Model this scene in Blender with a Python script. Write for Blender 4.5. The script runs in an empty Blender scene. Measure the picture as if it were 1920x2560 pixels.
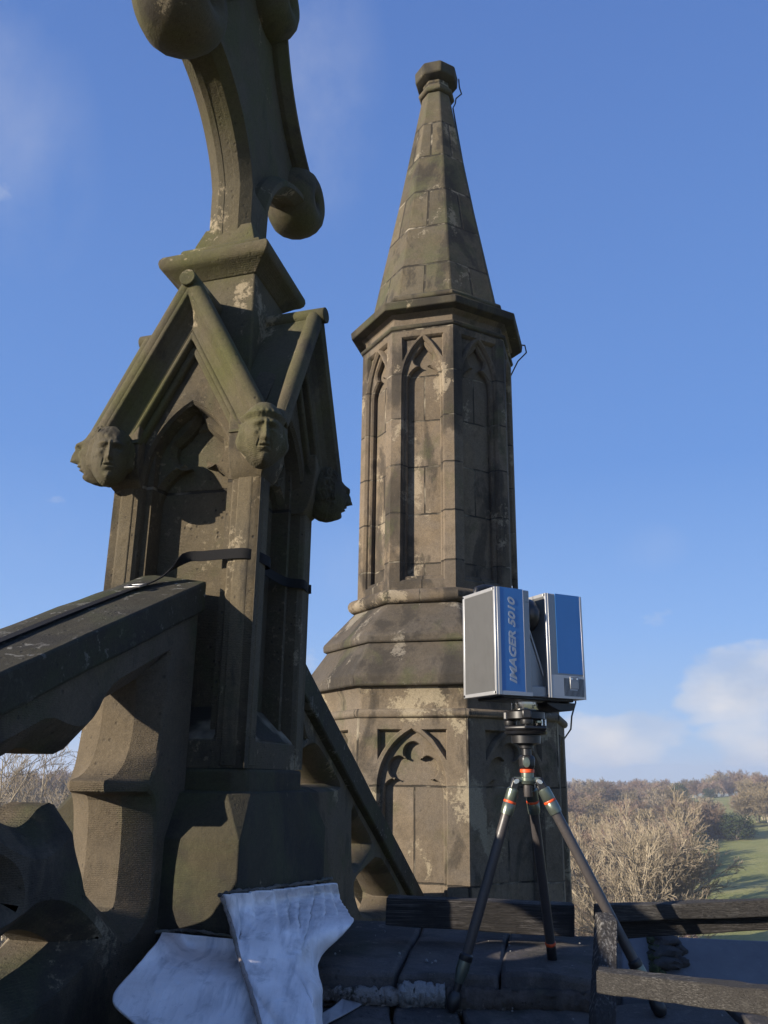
import bpy, bmesh, math, random
from mathutils import Vector, Matrix, noise as mn
from mathutils.geometry import tessellate_polygon
rad = math.radians
scene = bpy.context.scene
COL = scene.collection

# ------------------------------------------------------------------ camera
F = 2150.0                       # focal length in pixels of the 1920x2560 photograph
PITCH, ROLL = rad(17.1), rad(0.83)
CAMM = Matrix.Rotation(math.pi/2 + PITCH, 3, 'X') @ Matrix.Rotation(ROLL, 3, 'Z')
cam_d = bpy.data.cameras.new('camera')
cam = bpy.data.objects.new('camera', cam_d)
COL.objects.link(cam)
cam.matrix_world = CAMM.to_4x4()
cam_d.sensor_fit = 'VERTICAL'; cam_d.sensor_height = 36.0
cam_d.lens = 36.0 * F / 2560
cam_d.clip_start = 0.05; cam_d.clip_end = 6000
scene.camera = cam

# ------------------------------------------------------------------ light
SUN_AZ, SUN_EL = rad(241), rad(15.5)
world = bpy.data.worlds.new("World"); scene.world = world
world.use_nodes = True
wn = world.node_tree; wl = wn.links
def N(nt, t, **kw):
    n = nt.nodes.new(t)
    for k, v in kw.items(): setattr(n, k, v)
    return n
bg = wn.nodes['Background']
sky = N(wn, 'ShaderNodeTexSky', sky_type='NISHITA', sun_disc=False)
sky.sun_elevation = SUN_EL; sky.sun_rotation = SUN_AZ
sky.air_density = 1.0; sky.dust_density = 0.25; sky.ozone_density = 3.0
hs = N(wn, 'ShaderNodeHueSaturation'); hs.inputs['Saturation'].default_value = 1.22
wl.new(sky.outputs[0], hs.inputs['Color'])
tc = N(wn, 'ShaderNodeTexCoord')
sep = N(wn, 'ShaderNodeSeparateXYZ'); wl.new(tc.outputs['Generated'], sep.inputs[0])
def wmath(op, a, b=None, clamp=False):
    m = N(wn, 'ShaderNodeMath', operation=op, use_clamp=clamp)
    for i, v in enumerate((a, b)):
        if v is None: continue
        if isinstance(v, (int, float)): m.inputs[i].default_value = v
        else: wl.new(v, m.inputs[i])
    return m.outputs[0]
def wnoise(scale, detail, stretch, seed, rough=.55):
    mp = N(wn, 'ShaderNodeMapping'); mp.inputs['Scale'].default_value = stretch
    mp.inputs['Location'].default_value = (seed, seed*.7, seed*1.3)
    wl.new(tc.outputs['Generated'], mp.inputs[0])
    n = N(wn, 'ShaderNodeTexNoise'); n.inputs['Scale'].default_value = scale
    n.inputs['Detail'].default_value = detail; n.inputs['Roughness'].default_value = rough
    wl.new(mp.outputs[0], n.inputs['Vector']); return n.outputs['Fac']
def wramp(fac, stops):
    r = N(wn, 'ShaderNodeValToRGB'); wl.new(fac, r.inputs[0])
    e = r.color_ramp.elements
    while len(e) < len(stops): e.new(.5)
    for i, (p, c) in enumerate(stops): e[i].position = p; e[i].color = (c, c, c, 1)
    return r.outputs[0]
def blob(x, y, wx, wy):
    """soft mask round the direction seen at photo pixel (x, y)"""
    d = (CAMM @ Vector(((x-960)/F, -(y-1280)/F, -1))).normalized()
    dx = wmath('DIVIDE', wmath('SUBTRACT', sep.outputs['X'], d.x), wx)
    dz = wmath('DIVIDE', wmath('SUBTRACT', sep.outputs['Z'], d.z), wy)
    q = wmath('ADD', wmath('MULTIPLY', dx, dx), wmath('MULTIPLY', dz, dz))
    front = wmath('GREATER_THAN', sep.outputs['Y'], 0)
    return wmath('MULTIPLY', wmath('SUBTRACT', 1.0, q, True), front)
# heaped clouds low over the hills, thin wisps higher up
cum = wnoise(9, 9, (1, 1, 1.9), 3.1)
low = wmath('MULTIPLY', wramp(sep.outputs['Z'], [(0, 1), (.05, 1), (.20, 0)]), wramp(wnoise(2.2, 2, (1, 1, 1), 7.7), [(.40, 0), (.62, .45)]))
cov = low
for (x, y, wx, wy, g) in ((1530, 1840, .095, .045, .84), (1890, 1705, .10, .065, .95), (1905, 1850, .075, .036, .85)):
    cov = wmath('MAXIMUM', cov, wmath('MULTIPLY', blob(x, y, wx, wy), g))
cmask = wramp(wmath('ADD', wmath('MULTIPLY', cov, .50), wmath('MULTIPLY', cum, .95)), [(.66, 0), (.76, .55), (.98, .93)])
wisp = wnoise(5, 8, (1.6, 1.6, .55), 11.3, .6)
wc = None
for (x, y, wx, wy, g) in ((800, 230, .075, .12, 1), (850, 330, .05, .05, .8), (0, 250, .09, .14, .8), (60, 1300, .05, .05, .35), (1620, 1370, .045, .03, .5), (840, 1410, .05, .05, .5)):
    b = wmath('MULTIPLY', blob(x, y, wx, wy), g)
    wc = b if wc is None else wmath('MAXIMUM', wc, b)
wmask = wmath('MULTIPLY', wc, wramp(wisp, [(.40, 0), (.8, .30)]))
shade = wnoise(13, 6, (1, 1, 1.6), 5.9)
ccol = N(wn, 'ShaderNodeMixRGB'); wl.new(wramp(shade, [(.35, 0), (.68, 1)]), ccol.inputs[0])
ccol.inputs[1].default_value = (4.9, 5.7, 7.3, 1); ccol.inputs[2].default_value = (7.4, 7.5, 8.0, 1)
el = N(wn, 'ShaderNodeValToRGB'); wl.new(sep.outputs['Z'], el.inputs[0])
for i, (p_, c_) in enumerate(((0.0, (4.3, 5.9, 8.5)), (.06, (3.7, 5.5, 8.9)), (.16, (2.75, 4.75, 9.0)), (.34, (1.72, 3.45, 7.8)), (.75, (1.10, 2.25, 5.9)))):
    e_ = el.color_ramp.elements
    if i >= len(e_): e_.new(.9)
    e_[i].position = p_; e_[i].color = (*[v/10 for v in c_], 1)
el10 = N(wn, 'ShaderNodeMixRGB', blend_type='MULTIPLY'); el10.inputs[0].default_value = 1; wl.new(el.outputs[0], el10.inputs[1]); el10.inputs[2].default_value = (10, 10, 10, 1)
clr = N(wn, 'ShaderNodeMixRGB'); clr.inputs[0].default_value = .88; wl.new(hs.outputs[0], clr.inputs[1]); wl.new(el10.outputs[0], clr.inputs[2])
m1 = N(wn, 'ShaderNodeMixRGB'); wl.new(cmask, m1.inputs[0]); wl.new(clr.outputs[0], m1.inputs[1]); wl.new(ccol.outputs[0], m1.inputs[2])
m2 = N(wn, 'ShaderNodeMixRGB'); wl.new(wmask, m2.inputs[0]); wl.new(m1.outputs[0], m2.inputs[1]); m2.inputs[2].default_value = (6.5, 6.9, 8.0, 1)
wl.new(m2.outputs[0], bg.inputs['Color'])
bg.inputs['Strength'].default_value = 0.05

sun_d = bpy.data.lights.new('sun', 'SUN'); sun = bpy.data.objects.new('sun', sun_d); COL.objects.link(sun)
SUNV = Vector((math.sin(SUN_AZ)*math.cos(SUN_EL), math.cos(SUN_AZ)*math.cos(SUN_EL), math.sin(SUN_EL)))
sun.rotation_euler = (-SUNV).to_track_quat('-Z', 'Y').to_euler()
sun.location = SUNV*50
sun_d.energy = 4.8; sun_d.angle = rad(0.55); sun_d.color = (1.0, .89, .75)
vs = scene.view_settings
vs.view_transform = 'Standard'; vs.look = 'None'; vs.gamma = 1; vs.use_curve_mapping = False; vs.exposure = 1.0

# ------------------------------------------------------------------ measuring helpers
def ray(x, y): return CAMM @ Vector(((x-960)/F, -(y-1280)/F, -1))
def onplane(x, y, p0, n):
    r = ray(x, y); return r * (p0.dot(n)/r.dot(n))
def atY(x, y, Y): r = ray(x, y); return r*(Y/r.y)
def atZ(x, y, z): r = ray(x, y); return r*(z/r.z)
def azv(a): a = rad(a); return Vector((math.sin(a), math.cos(a), 0))
Z = Vector((0, 0, 1))

# ------------------------------------------------------------------ object helpers
def link(name, me, mat=None, parent=None):
    o = bpy.data.objects.new(name, me); COL.objects.link(o)
    if mat is not None and me is not None:
        me.materials.clear(); me.materials.append(mat)
    if parent is not None: o.parent = parent
    return o
def thing(name, label, cat, loc=(0, 0, 0), group=None):
    o = bpy.data.objects.new(name, None); COL.objects.link(o)
    o.location = loc; o.empty_display_size = .1
    return tag(o, label, cat, group)
def tag(o, label, cat, group=None):
    o['label'] = label; o['category'] = cat
    if group: o['group'] = group
    return o
def struct(o, kind='structure'):
    o['kind'] = kind; return o
def finish(bm, name, mat, parent=None, smooth=38, bevel=0, recalc=True, seg=2):
    if recalc: bmesh.ops.recalc_face_normals(bm, faces=bm.faces)
    me = bpy.data.meshes.new(name); bm.to_mesh(me); bm.free()
    if smooth is not None:
        me.shade_smooth(); me.set_sharp_from_angle(angle=rad(smooth))
    o = link(name, me, mat, parent)
    if parent is not None:
        o.matrix_parent_inverse = parent_world(parent).inverted()
    if bevel:
        m = o.modifiers.new('bevel', 'BEVEL'); m.width = bevel; m.segments = seg
        m.limit_method = 'ANGLE'; m.angle_limit = rad(28); m.harden_normals = False
    return o
def parent_world(p):
    m = Matrix.Translation(p.location)
    if p.parent is not None: return Matrix.Identity(4)
    return m
def bm_xf(bm, verts, mat): bmesh.ops.transform(bm, matrix=mat, verts=verts)
def add_box(bm, c, s, rot=None):
    r = bmesh.ops.create_cube(bm, size=1); v = r['verts']
    m = Matrix.Translation(c) @ ((rot.to_4x4()) if rot is not None else Matrix.Identity(4)) @ Matrix.Diagonal((s[0], s[1], s[2], 1))
    bm_xf(bm, v, m); return v
def frame3(x, y, z):
    return Matrix((x, y, z)).transposed()
def add_tube(bm, pts, radii, n=10, caps=True):
    pts = [Vector(p) for p in pts]
    if isinstance(radii, (int, float)): radii = [radii]*len(pts)
    rings = []; up = None
    for i, p in enumerate(pts):
        t = (pts[min(i+1, len(pts)-1)] - pts[max(i-1, 0)]).normalized()
        if up is None:
            up = t.orthogonal().normalized()
        else:
            up = (up - t*up.dot(t)).normalized()
        s = t.cross(up)
        rings.append([bm.verts.new(p + (up*math.cos(2*math.pi*k/n) + s*math.sin(2*math.pi*k/n))*radii[i]) for k in range(n)])
    for a, b in zip(rings, rings[1:]):
        for k in range(n):
            bm.faces.new((a[k], a[(k+1) % n], b[(k+1) % n], b[k]))
    if caps:
        bm.faces.new(rings[0][::-1]); bm.faces.new(rings[-1])
def add_lathe(bm, prof, n=24, M=None, phase=0, caps=True):
    M = M or Matrix.Identity(4); rings = []
    for r, z in prof:
        rings.append([bm.verts.new(M @ Vector((r*math.cos(phase+2*math.pi*k/n), r*math.sin(phase+2*math.pi*k/n), z))) for k in range(n)])
    for a, b in zip(rings, rings[1:]):
        for k in range(n): bm.faces.new((a[k], a[(k+1) % n], b[(k+1) % n], b[k]))
    if caps:
        bm.faces.new(rings[0][::-1]); bm.faces.new(rings[-1])
def add_torus(bm, M, R, r, n=28, k=14, a0=0, a1=2*math.pi, cap=False):
    full = abs(a1-a0-2*math.pi) < 1e-6
    cnt = n if full else n+1; rings = []
    for i in range(cnt):
        a = a0 + (a1-a0)*i/n; c = Vector((math.cos(a), math.sin(a), 0))
        rings.append([bm.verts.new(M @ (c*R + (c*math.cos(2*math.pi*j/k) + Z*math.sin(2*math.pi*j/k))*r)) for j in range(k)])
    for i in range(n):
        A, B = rings[i], rings[(i+1) % cnt]
        for j in range(k): bm.faces.new((A[j], A[(j+1) % k], B[(j+1) % k], B[j]))
    if not full:
        bm.faces.new(rings[0]); bm.faces.new(rings[-1][::-1])
# ---- 2D outlines with bulged segments, extruded plates with moulded edges
def outline(pts, seg=.03):
    out = []
    n = len(pts)
    for i in range(n):
        p = pts[i]; q = pts[(i+1) % n]
        x0, y0 = p[0], p[1]; b = p[2] if len(p) > 2 else 0
        out.append((x0, y0))
        if b:
            x1, y1 = q[0], q[1]; dx, dy = x1-x0, y1-y0; L = math.hypot(dx, dy)
            th = 4*math.atan(b); R = L/(2*math.sin(th/2))
            mx, my = (x0+x1)/2, (y0+y1)/2; h = R*math.cos(th/2)
            cx, cy = mx - dy/L*h, my + dx/L*h
            a0 = math.atan2(y0-cy, x0-cx)
            k = max(2, min(16, int(abs(R*th)/seg)))
            for j in range(1, k):
                a = a0 + th*j/k; out.append((cx+abs(R)*math.cos(a), cy+abs(R)*math.sin(a)))
    return out
def smooth_poly(p, it=2):
    for _ in range(it):
        q = []
        for i in range(len(p)):
            a, b = p[i], p[(i+1) % len(p)]
            q += [(a[0]*.75+b[0]*.25, a[1]*.75+b[1]*.25), (a[0]*.25+b[0]*.75, a[1]*.25+b[1]*.75)]
        p = q
    return p
def area(p): return .5*sum(p[i][0]*p[(i+1) % len(p)][1]-p[(i+1) % len(p)][0]*p[i][1] for i in range(len(p)))
def offset(p, d):
    """move a CCW loop outwards by d (CW holes shrink): material grows"""
    n = len(p); out = []
    for i in range(n):
        a, b, c = p[i-1], p[i], p[(i+1) % n]
        u = Vector((b[0]-a[0], b[1]-a[1])); v = Vector((c[0]-b[0], c[1]-b[1]))
        if u.length < 1e-9: u = v
        if v.length < 1e-9: v = u
        u.normalize(); v.normalize()
        n1 = Vector((u.y, -u.x)); n2 = Vector((v.y, -v.x)); m = n1+n2
        if m.length < 1e-6: m = n1
        m.normalize(); k = d/max(.45, m.dot(n1))
        out.append((b[0]+m.x*k, b[1]+m.y*k))
    return out
def add_plate(bm, frame, outer, holes, prof, uvo=(0, 0), grow_outer=False, over=None):
    """frame=(O,e1,e2,n); prof=[(grow,depth),...] from the front to the back"""
    O, e1, e2, n = frame
    uvl = bm.loops.layers.uv.verify()
    loops = [outer if area(outer) > 0 else outer[::-1]] + [h if area(h) < 0 else h[::-1] for h in holes]
    layers = []
    for k_, (g, d) in enumerate(prof):
        L = []
        for li, lp in enumerate(loops):
            q = offset(lp, g) if g and (li > 0 or grow_outer) else lp
            if over and (k_, li) in over: q = over[(k_, li)]
            L.append(([bm.verts.new(O + e1*x + e2*y + n*d) for x, y in q], q))
        layers.append(L)
    def setuv(f, lut):
        for lo in f.loops: lo[uvl].uv = lut[lo.vert]
    lut = {}
    for L in layers:
        for vs_, q in L:
            for v, (x, y) in zip(vs_, q): lut[v] = (x+uvo[0], y+uvo[1])
    for A, B in zip(layers, layers[1:]):
        for (va, _), (vb, _) in zip(A, B):
            m = len(va)
            for i in range(m):
                j = (i+1) % m
                f = bm.faces.new((va[i], vb[i], vb[j], va[j])); setuv(f, lut)
    for L, flip in ((layers[0], False), (layers[-1], True)):
        polys = [[Vector((x, y, 0)) for x, y in q] for _, q in L]
        flat = [v for vs_, _ in L for v in vs_]
        for tri in tessellate_polygon(polys):
            t = [flat[i] for i in tri]
            try:
                f = bm.faces.new(t[::-1] if flip else t); setuv(f, lut)
            except ValueError: pass
def plate(name, mat, parent, frame, outer, holes, prof, bevel=0, smooth=30, **kw):
    bm = bmesh.new(); add_plate(bm, frame, outer, holes, prof, **kw)
    return finish(bm, name, mat, parent, smooth=smooth, bevel=bevel)
def pointed(h, zs, za, k=9):
    """points of a pointed arch from (-h,zs) over (0,za) to (h,zs)"""
    H = za-zs; cx = (H*H-h*h)/(2*h); r = cx+h; a1 = math.acos(max(-1, min(1, -cx/r)))
    L = [(cx+r*math.cos(math.pi+(a1-math.pi)*i/k), zs+r*math.sin(math.pi+(a1-math.pi)*i/k)) for i in range(k+1)]
    return L + [(-x, y) for x, y in L[-2::-1]]

# ------------------------------------------------------------------ materials
def new_mat(name):
    m = bpy.data.materials.new(name); m.use_nodes = True
    return m, m.node_tree, m.node_tree.nodes['Principled BSDF']
class G:
    def __init__(s, nt): s.nt = nt; s.l = nt.links
    def put(s, inp, v):
        if isinstance(v, (int, float)): inp.default_value = v
        elif isinstance(v, tuple): inp.default_value = v if len(v) != 3 or inp.type == 'VECTOR' else (*v, 1)
        else: s.l.new(v, inp)
    def pos(s, scale=(1, 1, 1), loc=(0, 0, 0), rot=(0, 0, 0), obj=False):
        if obj: src = N(s.nt, 'ShaderNodeTexCoord').outputs['Object']
        else: src = N(s.nt, 'ShaderNodeNewGeometry').outputs['Position']
        mp = N(s.nt, 'ShaderNodeMapping'); mp.inputs['Scale'].default_value = scale
        mp.inputs['Location'].default_value = loc; mp.inputs['Rotation'].default_value = rot
        s.l.new(src, mp.inputs[0]); return mp.outputs[0]
    def noise(s, vec, scale, detail=6, rough=.55, dist=0):
        n = N(s.nt, 'ShaderNodeTexNoise'); s.put(n.inputs['Vector'], vec)
        n.inputs['Scale'].default_value = scale; n.inputs['Detail'].default_value = detail
        n.inputs['Roughness'].default_value = rough; n.inputs['Distortion'].default_value = dist
        return n.outputs['Fac']
    def vor(s, vec, scale, feature='F1'):
        n = N(s.nt, 'ShaderNodeTexVoronoi', feature=feature); s.put(n.inputs['Vector'], vec)
        n.inputs['Scale'].default_value = scale; return n.outputs['Distance']
    def ramp(s, fac, stops):
        r = N(s.nt, 'ShaderNodeValToRGB'); s.put(r.inputs[0], fac); e = r.color_ramp.elements
        while len(e) < len(stops): e.new(.5)
        for i, (p, c) in enumerate(stops):
            e[i].position = p; e[i].color = (c, c, c, 1) if isinstance(c, (int, float)) else (*c, 1)
        return r.outputs[0]
    def mix(s, f, a, b, mode='MIX'):
        m = N(s.nt, 'ShaderNodeMixRGB', blend_type=mode)
        s.put(m.inputs[0], f); s.put(m.inputs[1], a); s.put(m.inputs[2], b); return m.outputs[0]
    def math(s, op, a, b=0., clamp=False):
        m = N(s.nt, 'ShaderNodeMath', operation=op, use_clamp=clamp)
        s.put(m.inputs[0], a); s.put(m.inputs[1], b); return m.outputs[0]
    def bump(s, h, strength=.5, dist=.01, prev=None):
        b = N(s.nt, 'ShaderNodeBump'); b.inputs['Strength'].default_value = strength; b.inputs['Distance'].default_value = dist
        s.put(b.inputs['Height'], h)
        if prev is not None: s.l.new(prev, b.inputs['Normal'])
        return b.outputs[0]

def stone(name, base=(.215, .165, .105), soot=(.022, .020, .017), soot_amt=.5, pale=(.40, .33, .22), pale_amt=.25, moss=(.06, .065, .028), moss_amt=.3, tool=0., pits=.4, course=None, seed=0., fine=1., speck=.0):
    m, nt, bs = new_mat(name); g = G(nt)
    P = g.pos(loc=(seed, seed*1.7, seed*.6))
    big = g.noise(P, 1.7, 5, .6, .4); med = g.noise(P, 6.5, 8, .62, .3); fin = g.noise(P, 60*fine, 6, .7)
    grain = g.noise(P, 230*fine, 3, .6)
    col = g.mix(g.ramp(med, [(.3, 0), (.7, 1)]), tuple(c*.78 for c in base), tuple(min(1, c*1.18) for c in base))
    col = g.mix(g.ramp(g.noise(P, 3.1, 4, .5, .8), [(.42, 0), (.62, .6)]), col, (base[0]*.92, base[1]*.98, base[2]*1.12))
    brick = None; bumpn = None
    if course:
        W, H, ms = course[:3]
        uv = N(nt, 'ShaderNodeUVMap').outputs[0]
        wob = g.noise(P, 7, 4, .6)
        mp = N(nt, 'ShaderNodeVectorMath', operation='ADD'); nt.links.new(uv, mp.inputs[0])
        cx = N(nt, 'ShaderNodeCombineXYZ'); g.put(cx.inputs[1], g.math('MULTIPLY', g.math('SUBTRACT', wob, .5), .022)); g.put(cx.inputs[0], g.math('MULTIPLY', g.math('SUBTRACT', wob, .5), .012))
        nt.links.new(cx.outputs[0], mp.inputs[1])
        bk = N(nt, 'ShaderNodeTexBrick'); nt.links.new(mp.outputs[0], bk.inputs['Vector'])
        bk.offset = .5; bk.inputs['Scale'].default_value = 1; bk.inputs['Brick Width'].default_value = W
        bk.inputs['Row Height'].default_value = H; bk.inputs['Mortar Size'].default_value = ms
        bk.inputs['Mortar Smooth'].default_value = .35; bk.inputs['Bias'].default_value = 0
        bk.inputs['Color1'].default_value = (.55, .55, .55, 1); bk.inputs['Color2'].default_value = (1.12, 1.08, 1.02, 1)
        brick = bk.outputs['Fac']
        col = g.mix(.62, col, g.mix(1., col, bk.outputs['Color'], 'MULTIPLY'))
    # soot and rain staining: large soft blotches with ragged rims, streaked down
    PS = g.pos(scale=(1, 1, .42), loc=(seed*2, 1.3, seed))
    sm = g.math('ADD', g.math('MULTIPLY', g.noise(PS, 2.3, 9, .63, .5), .75), g.math('MULTIPLY', med, .25))
    col = g.mix(g.ramp(sm, [(.595-.2*soot_amt, 0), (.645-.2*soot_amt, .6), (.77-.2*soot_amt, .93)]), col, soot)
    # algae
    ms_ = g.noise(g.pos(loc=(4.1, seed, 2.2)), 2.6, 8, .62, .4)
    col = g.mix(g.ramp(ms_, [(.60-.26*moss_amt, 0), (.80-.26*moss_amt, .85)]), col, moss)
    # pale flaked patches / lichen
    pm = g.math('ADD', g.math('MULTIPLY', g.noise(g.pos(scale=(1, 1, .75), loc=(seed*3.3, 8.8, 1.1)), 3.4, 4, .5, .15), .72), g.math('MULTIPLY', g.noise(P, 38, 8, .75), .28))
    pmask = g.ramp(pm, [(.625-.2*pale_amt, 0), (.655-.2*pale_amt, .62)])
    col = g.mix(pmask, col, g.mix(fin, pale, tuple(c*.6 for c in pale)))
    if speck: col = g.mix(g.math('MULTIPLY', g.ramp(g.noise(P, 30*fine, 4, .6), [(.61, 0), (.65, speck)]), g.ramp(g.noise(P, 5, 4), [(.42, .1), (.6, 1)])), col, pale)
    # dark pores and speckle
    v = g.ramp(g.vor(P, 34*fine), [(.08, 1), (.24, 0)])
    pore = g.math('MULTIPLY', v, g.ramp(g.noise(P, 9, 3), [(.45, 0), (.6, pits)]))
    col = g.mix(pore, col, (.03, .027, .022))
    col = g.mix(1., col, g.ramp(grain, [(.25, .74), (.75, 1.22)]), 'MULTIPLY')
    col = g.mix(1., col, g.ramp(fin, [(.3, .85), (.7, 1.12)]), 'MULTIPLY')
    if brick is not None:
        col = g.mix(g.math('MULTIPLY', brick, g.ramp(g.noise(P, 11, 4), [(.35, .9), (.65, .55)])), col, g.mix(g.ramp(g.noise(P, 5, 3), [(.5, 0), (.66, 1)]), (.03, .026, .02), (.30, .26, .19)))
    nt.links.new(col, bs.inputs['Base Color'])
    bs.inputs['Roughness'].default_value = .93
    bs.inputs['Specular IOR Level'].default_value = .25
    b = g.bump(g.math('ADD', g.math('MULTIPLY', med, .5), big), .55, .02)
    b = g.bump(g.math('ADD', fin, g.math('MULTIPLY', grain, .5)), .55, .0045, b)
    b = g.bump(g.math('SUBTRACT', 1., pore), .7, .006, b)
    if tool:
        w = N(nt, 'ShaderNodeTexWave', wave_type='BANDS', bands_direction='Z'); g.put(w.inputs['Vector'], P)
        w.inputs['Scale'].default_value = 55; w.inputs['Distortion'].default_value = 5; w.inputs['Detail'].default_value = 4; w.inputs['Detail Scale'].default_value = 2.5
        b = g.bump(g.math('MULTIPLY', w.outputs['Fac'], g.ramp(g.noise(P, 4, 4), [(.42, 0), (.62, 1)])), tool, .003, b)
    if brick is not None:
        b = g.bump(g.math('SUBTRACT', 1., brick), .9, .012, b)
    b = g.bump(g.math('SUBTRACT', 1., pmask), .4, .004, b)
    nt.links.new(b, bs.inputs['Normal'])
    return m
def plain(name, col, rough=.5, metal=0., var=.12, scale=30, bump=0., bscale=200, spec=.5):
    m, nt, bs = new_mat(name); g = G(nt); P = g.pos(obj=False)
    n = g.noise(P, scale, 5, .6)
    c = g.mix(1., col, g.ramp(n, [(.25, 1-var), (.75, 1+var)]), 'MULTIPLY')
    nt.links.new(c, bs.inputs['Base Color'])
    g.put(bs.inputs['Roughness'], g.math('ADD', g.math('MULTIPLY', n, .16), rough-.08))
    bs.inputs['Metallic'].default_value = metal; bs.inputs['Specular IOR Level'].default_value = spec
    if bump: nt.links.new(g.bump(g.noise(P, bscale, 3), bump, .002), bs.inputs['Normal'])
    return m

M_PIN = stone('pinnacle_stone', base=(.096, .077, .047), soot_amt=.36, pale_amt=.06, moss_amt=.38, tool=.55, pits=.55, seed=1.0)
M_PINF = stone('pinnacle_ashlar', base=(.100, .080, .049), soot_amt=.38, pale_amt=.10, moss_amt=.36, tool=.6, pits=.9, course=(50., 1.05, .007), seed=1.0, speck=.2)
M_PINUP = stone('mossy_stone', base=(.078, .065, .039), soot_amt=.36, pale_amt=.10, moss=(.066, .066, .023), moss_amt=.62, tool=.3, pits=.4, seed=2.4)
M_BASE = stone('sooty_stone', base=(.048, .041, .024), soot_amt=.55, pale_amt=.04, moss=(.05, .055, .024), moss_amt=.42, tool=.25, pits=.4, seed=3.3)
M_COPE = stone('coping_stone', base=(.040, .036, .024), soot_amt=.5, pale=(.17, .165, .145), pale_amt=.12, moss=(.04, .047, .018), moss_amt=.52, pits=.5, seed=4.4, speck=.85)
M_TRAC = stone('tracery_stone', base=(.094, .075, .050), soot_amt=.36, pale_amt=.03, moss_amt=.30, tool=.6, pits=.6, seed=5.9)
M_TOW = stone('turret_stone', base=(.142, .112, .077), soot_amt=.42, pale=(.36, .30, .21), pale_amt=.20, moss_amt=.14, course=(.62, .455, .008), pits=.3, seed=7.2, fine=.55)
M_TOWL = stone('turret_base_stone', base=(.160, .128, .089), soot_amt=.36, pale=(.40, .34, .23), pale_amt=.28, moss_amt=.14, course=(.88, .70, .008), pits=.3, seed=8.1, fine=.55)
M_SPIRE = stone('spire_stone', base=(.098, .082, .054), soot_amt=.42, pale=(.30, .26, .19), pale_amt=.16, moss=(.07, .072, .036), moss_amt=.45, course=(2.4, .5, .013), pits=.3, seed=9.7, fine=.55)
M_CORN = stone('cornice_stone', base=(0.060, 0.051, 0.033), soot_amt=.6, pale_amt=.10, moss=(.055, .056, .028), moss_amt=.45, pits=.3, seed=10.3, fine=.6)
M_SKIRT = stone('weathering_stone', base=(.088, .074, .056), soot_amt=.46, pale=(.27, .24, .19), pale_amt=.32, moss_amt=.16, course=(.96, 9., .012), pits=.3, seed=12.3, fine=.55)
M_ROOF = stone('roof_stone', base=(.098, .085, .075), soot=(.036, .034, .034), soot_amt=.62, pale=(.17, .15, .13), pale_amt=.02, moss=(.03, .032, .017), moss_amt=.3, pits=.5, seed=14.3, speck=.5)
M_MORT = stone('mortar', base=(.085, .068, .056), soot_amt=.42, pale=(.36, .33, .30), pale_amt=.3, moss_amt=.22, pits=.7, seed=16.3, fine=1.6)
M_MORTD = stone('old_mortar', base=(.12, .105, .085), soot_amt=.55, pale=(.30, .29, .26), pale_amt=.3, moss_amt=.35, pits=.7, seed=19.3, fine=1.6)
M_SEAM = stone('seam_mortar', base=(.30, .25, .22), soot_amt=.25, pale=(.42, .38, .36), pale_amt=.3, moss_amt=.1, pits=.7, seed=21.3, fine=1.6)
M_MORTP = stone('pale_mortar', base=(.25, .235, .21), soot_amt=.18, pale=(.5, .48, .44), pale_amt=.3, moss_amt=.0, pits=.3, seed=17.3, fine=1.6)

# ------------------------------------------------------------------ stair turret with spire
T0 = Vector((0.531, 8.0, 0)); TAZ = 195.5
C8 = math.cos(math.pi/8); S8 = math.sin(math.pi/8)
def tface(k, R, ins=0.):
    n = azv(TAZ+45*k); return (T0 + n*(R*C8-ins), Z.cross(n), Z, n)
def octa(name, mat, parent, prof, bevel=.012, v0=0., caps=True):
    bm = bmesh.new(); uvl = bm.loops.layers.uv.verify(); rings = []
    for r, z in prof:
        rings.append([bm.verts.new(T0 + azv(TAZ+22.5+45*k)*r + Z*z) for k in range(8)])
    v = 0.
    for i in range(len(prof)-1):
        (r0, z0), (r1, z1) = prof[i], prof[i+1]
        a0 = z0 if abs(z1-z0) > .3*abs(r1-r0) else z0
        for k in range(8):
            f = bm.faces.new((rings[i][k], rings[i][k-1], rings[i+1][k-1], rings[i+1][k]))
            uv = {rings[i][k]: (-r0*S8, z0), rings[i][k-1]: (r0*S8, z0), rings[i+1][k-1]: (r1*S8, z1), rings[i+1][k]: (-r1*S8, z1)}
            for lo in f.loops: lo[uvl].uv = (uv[lo.vert][0]+.37*k*0, uv[lo.vert][1]+v0)
    if caps:
        bm.faces.new(rings[0]); bm.faces.new(rings[-1][::-1])
    return finish(bm, name, mat, parent, smooth=30, bevel=bevel)
def roll8(R, z, r, R_in, k=7):
    """profile of an octagonal roll moulding"""
    return [(R_in, z-r*.98)] + [(R + r*math.cos(a), z + r*math.sin(a)) for a in [-math.pi/2 + math.pi*i/k for i in range(k+1)]] + [(R_in, z+r*.98)]
tur = thing('stair_turret', 'tall octagonal sandstone stair turret with a pointed spire, standing behind the tripod', 'turret', (T0.x, T0.y, -15))
octa('lower_wall', M_TOWL, tur, [(1.05, -15), (1.05, .45)], v0=.068)
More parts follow.
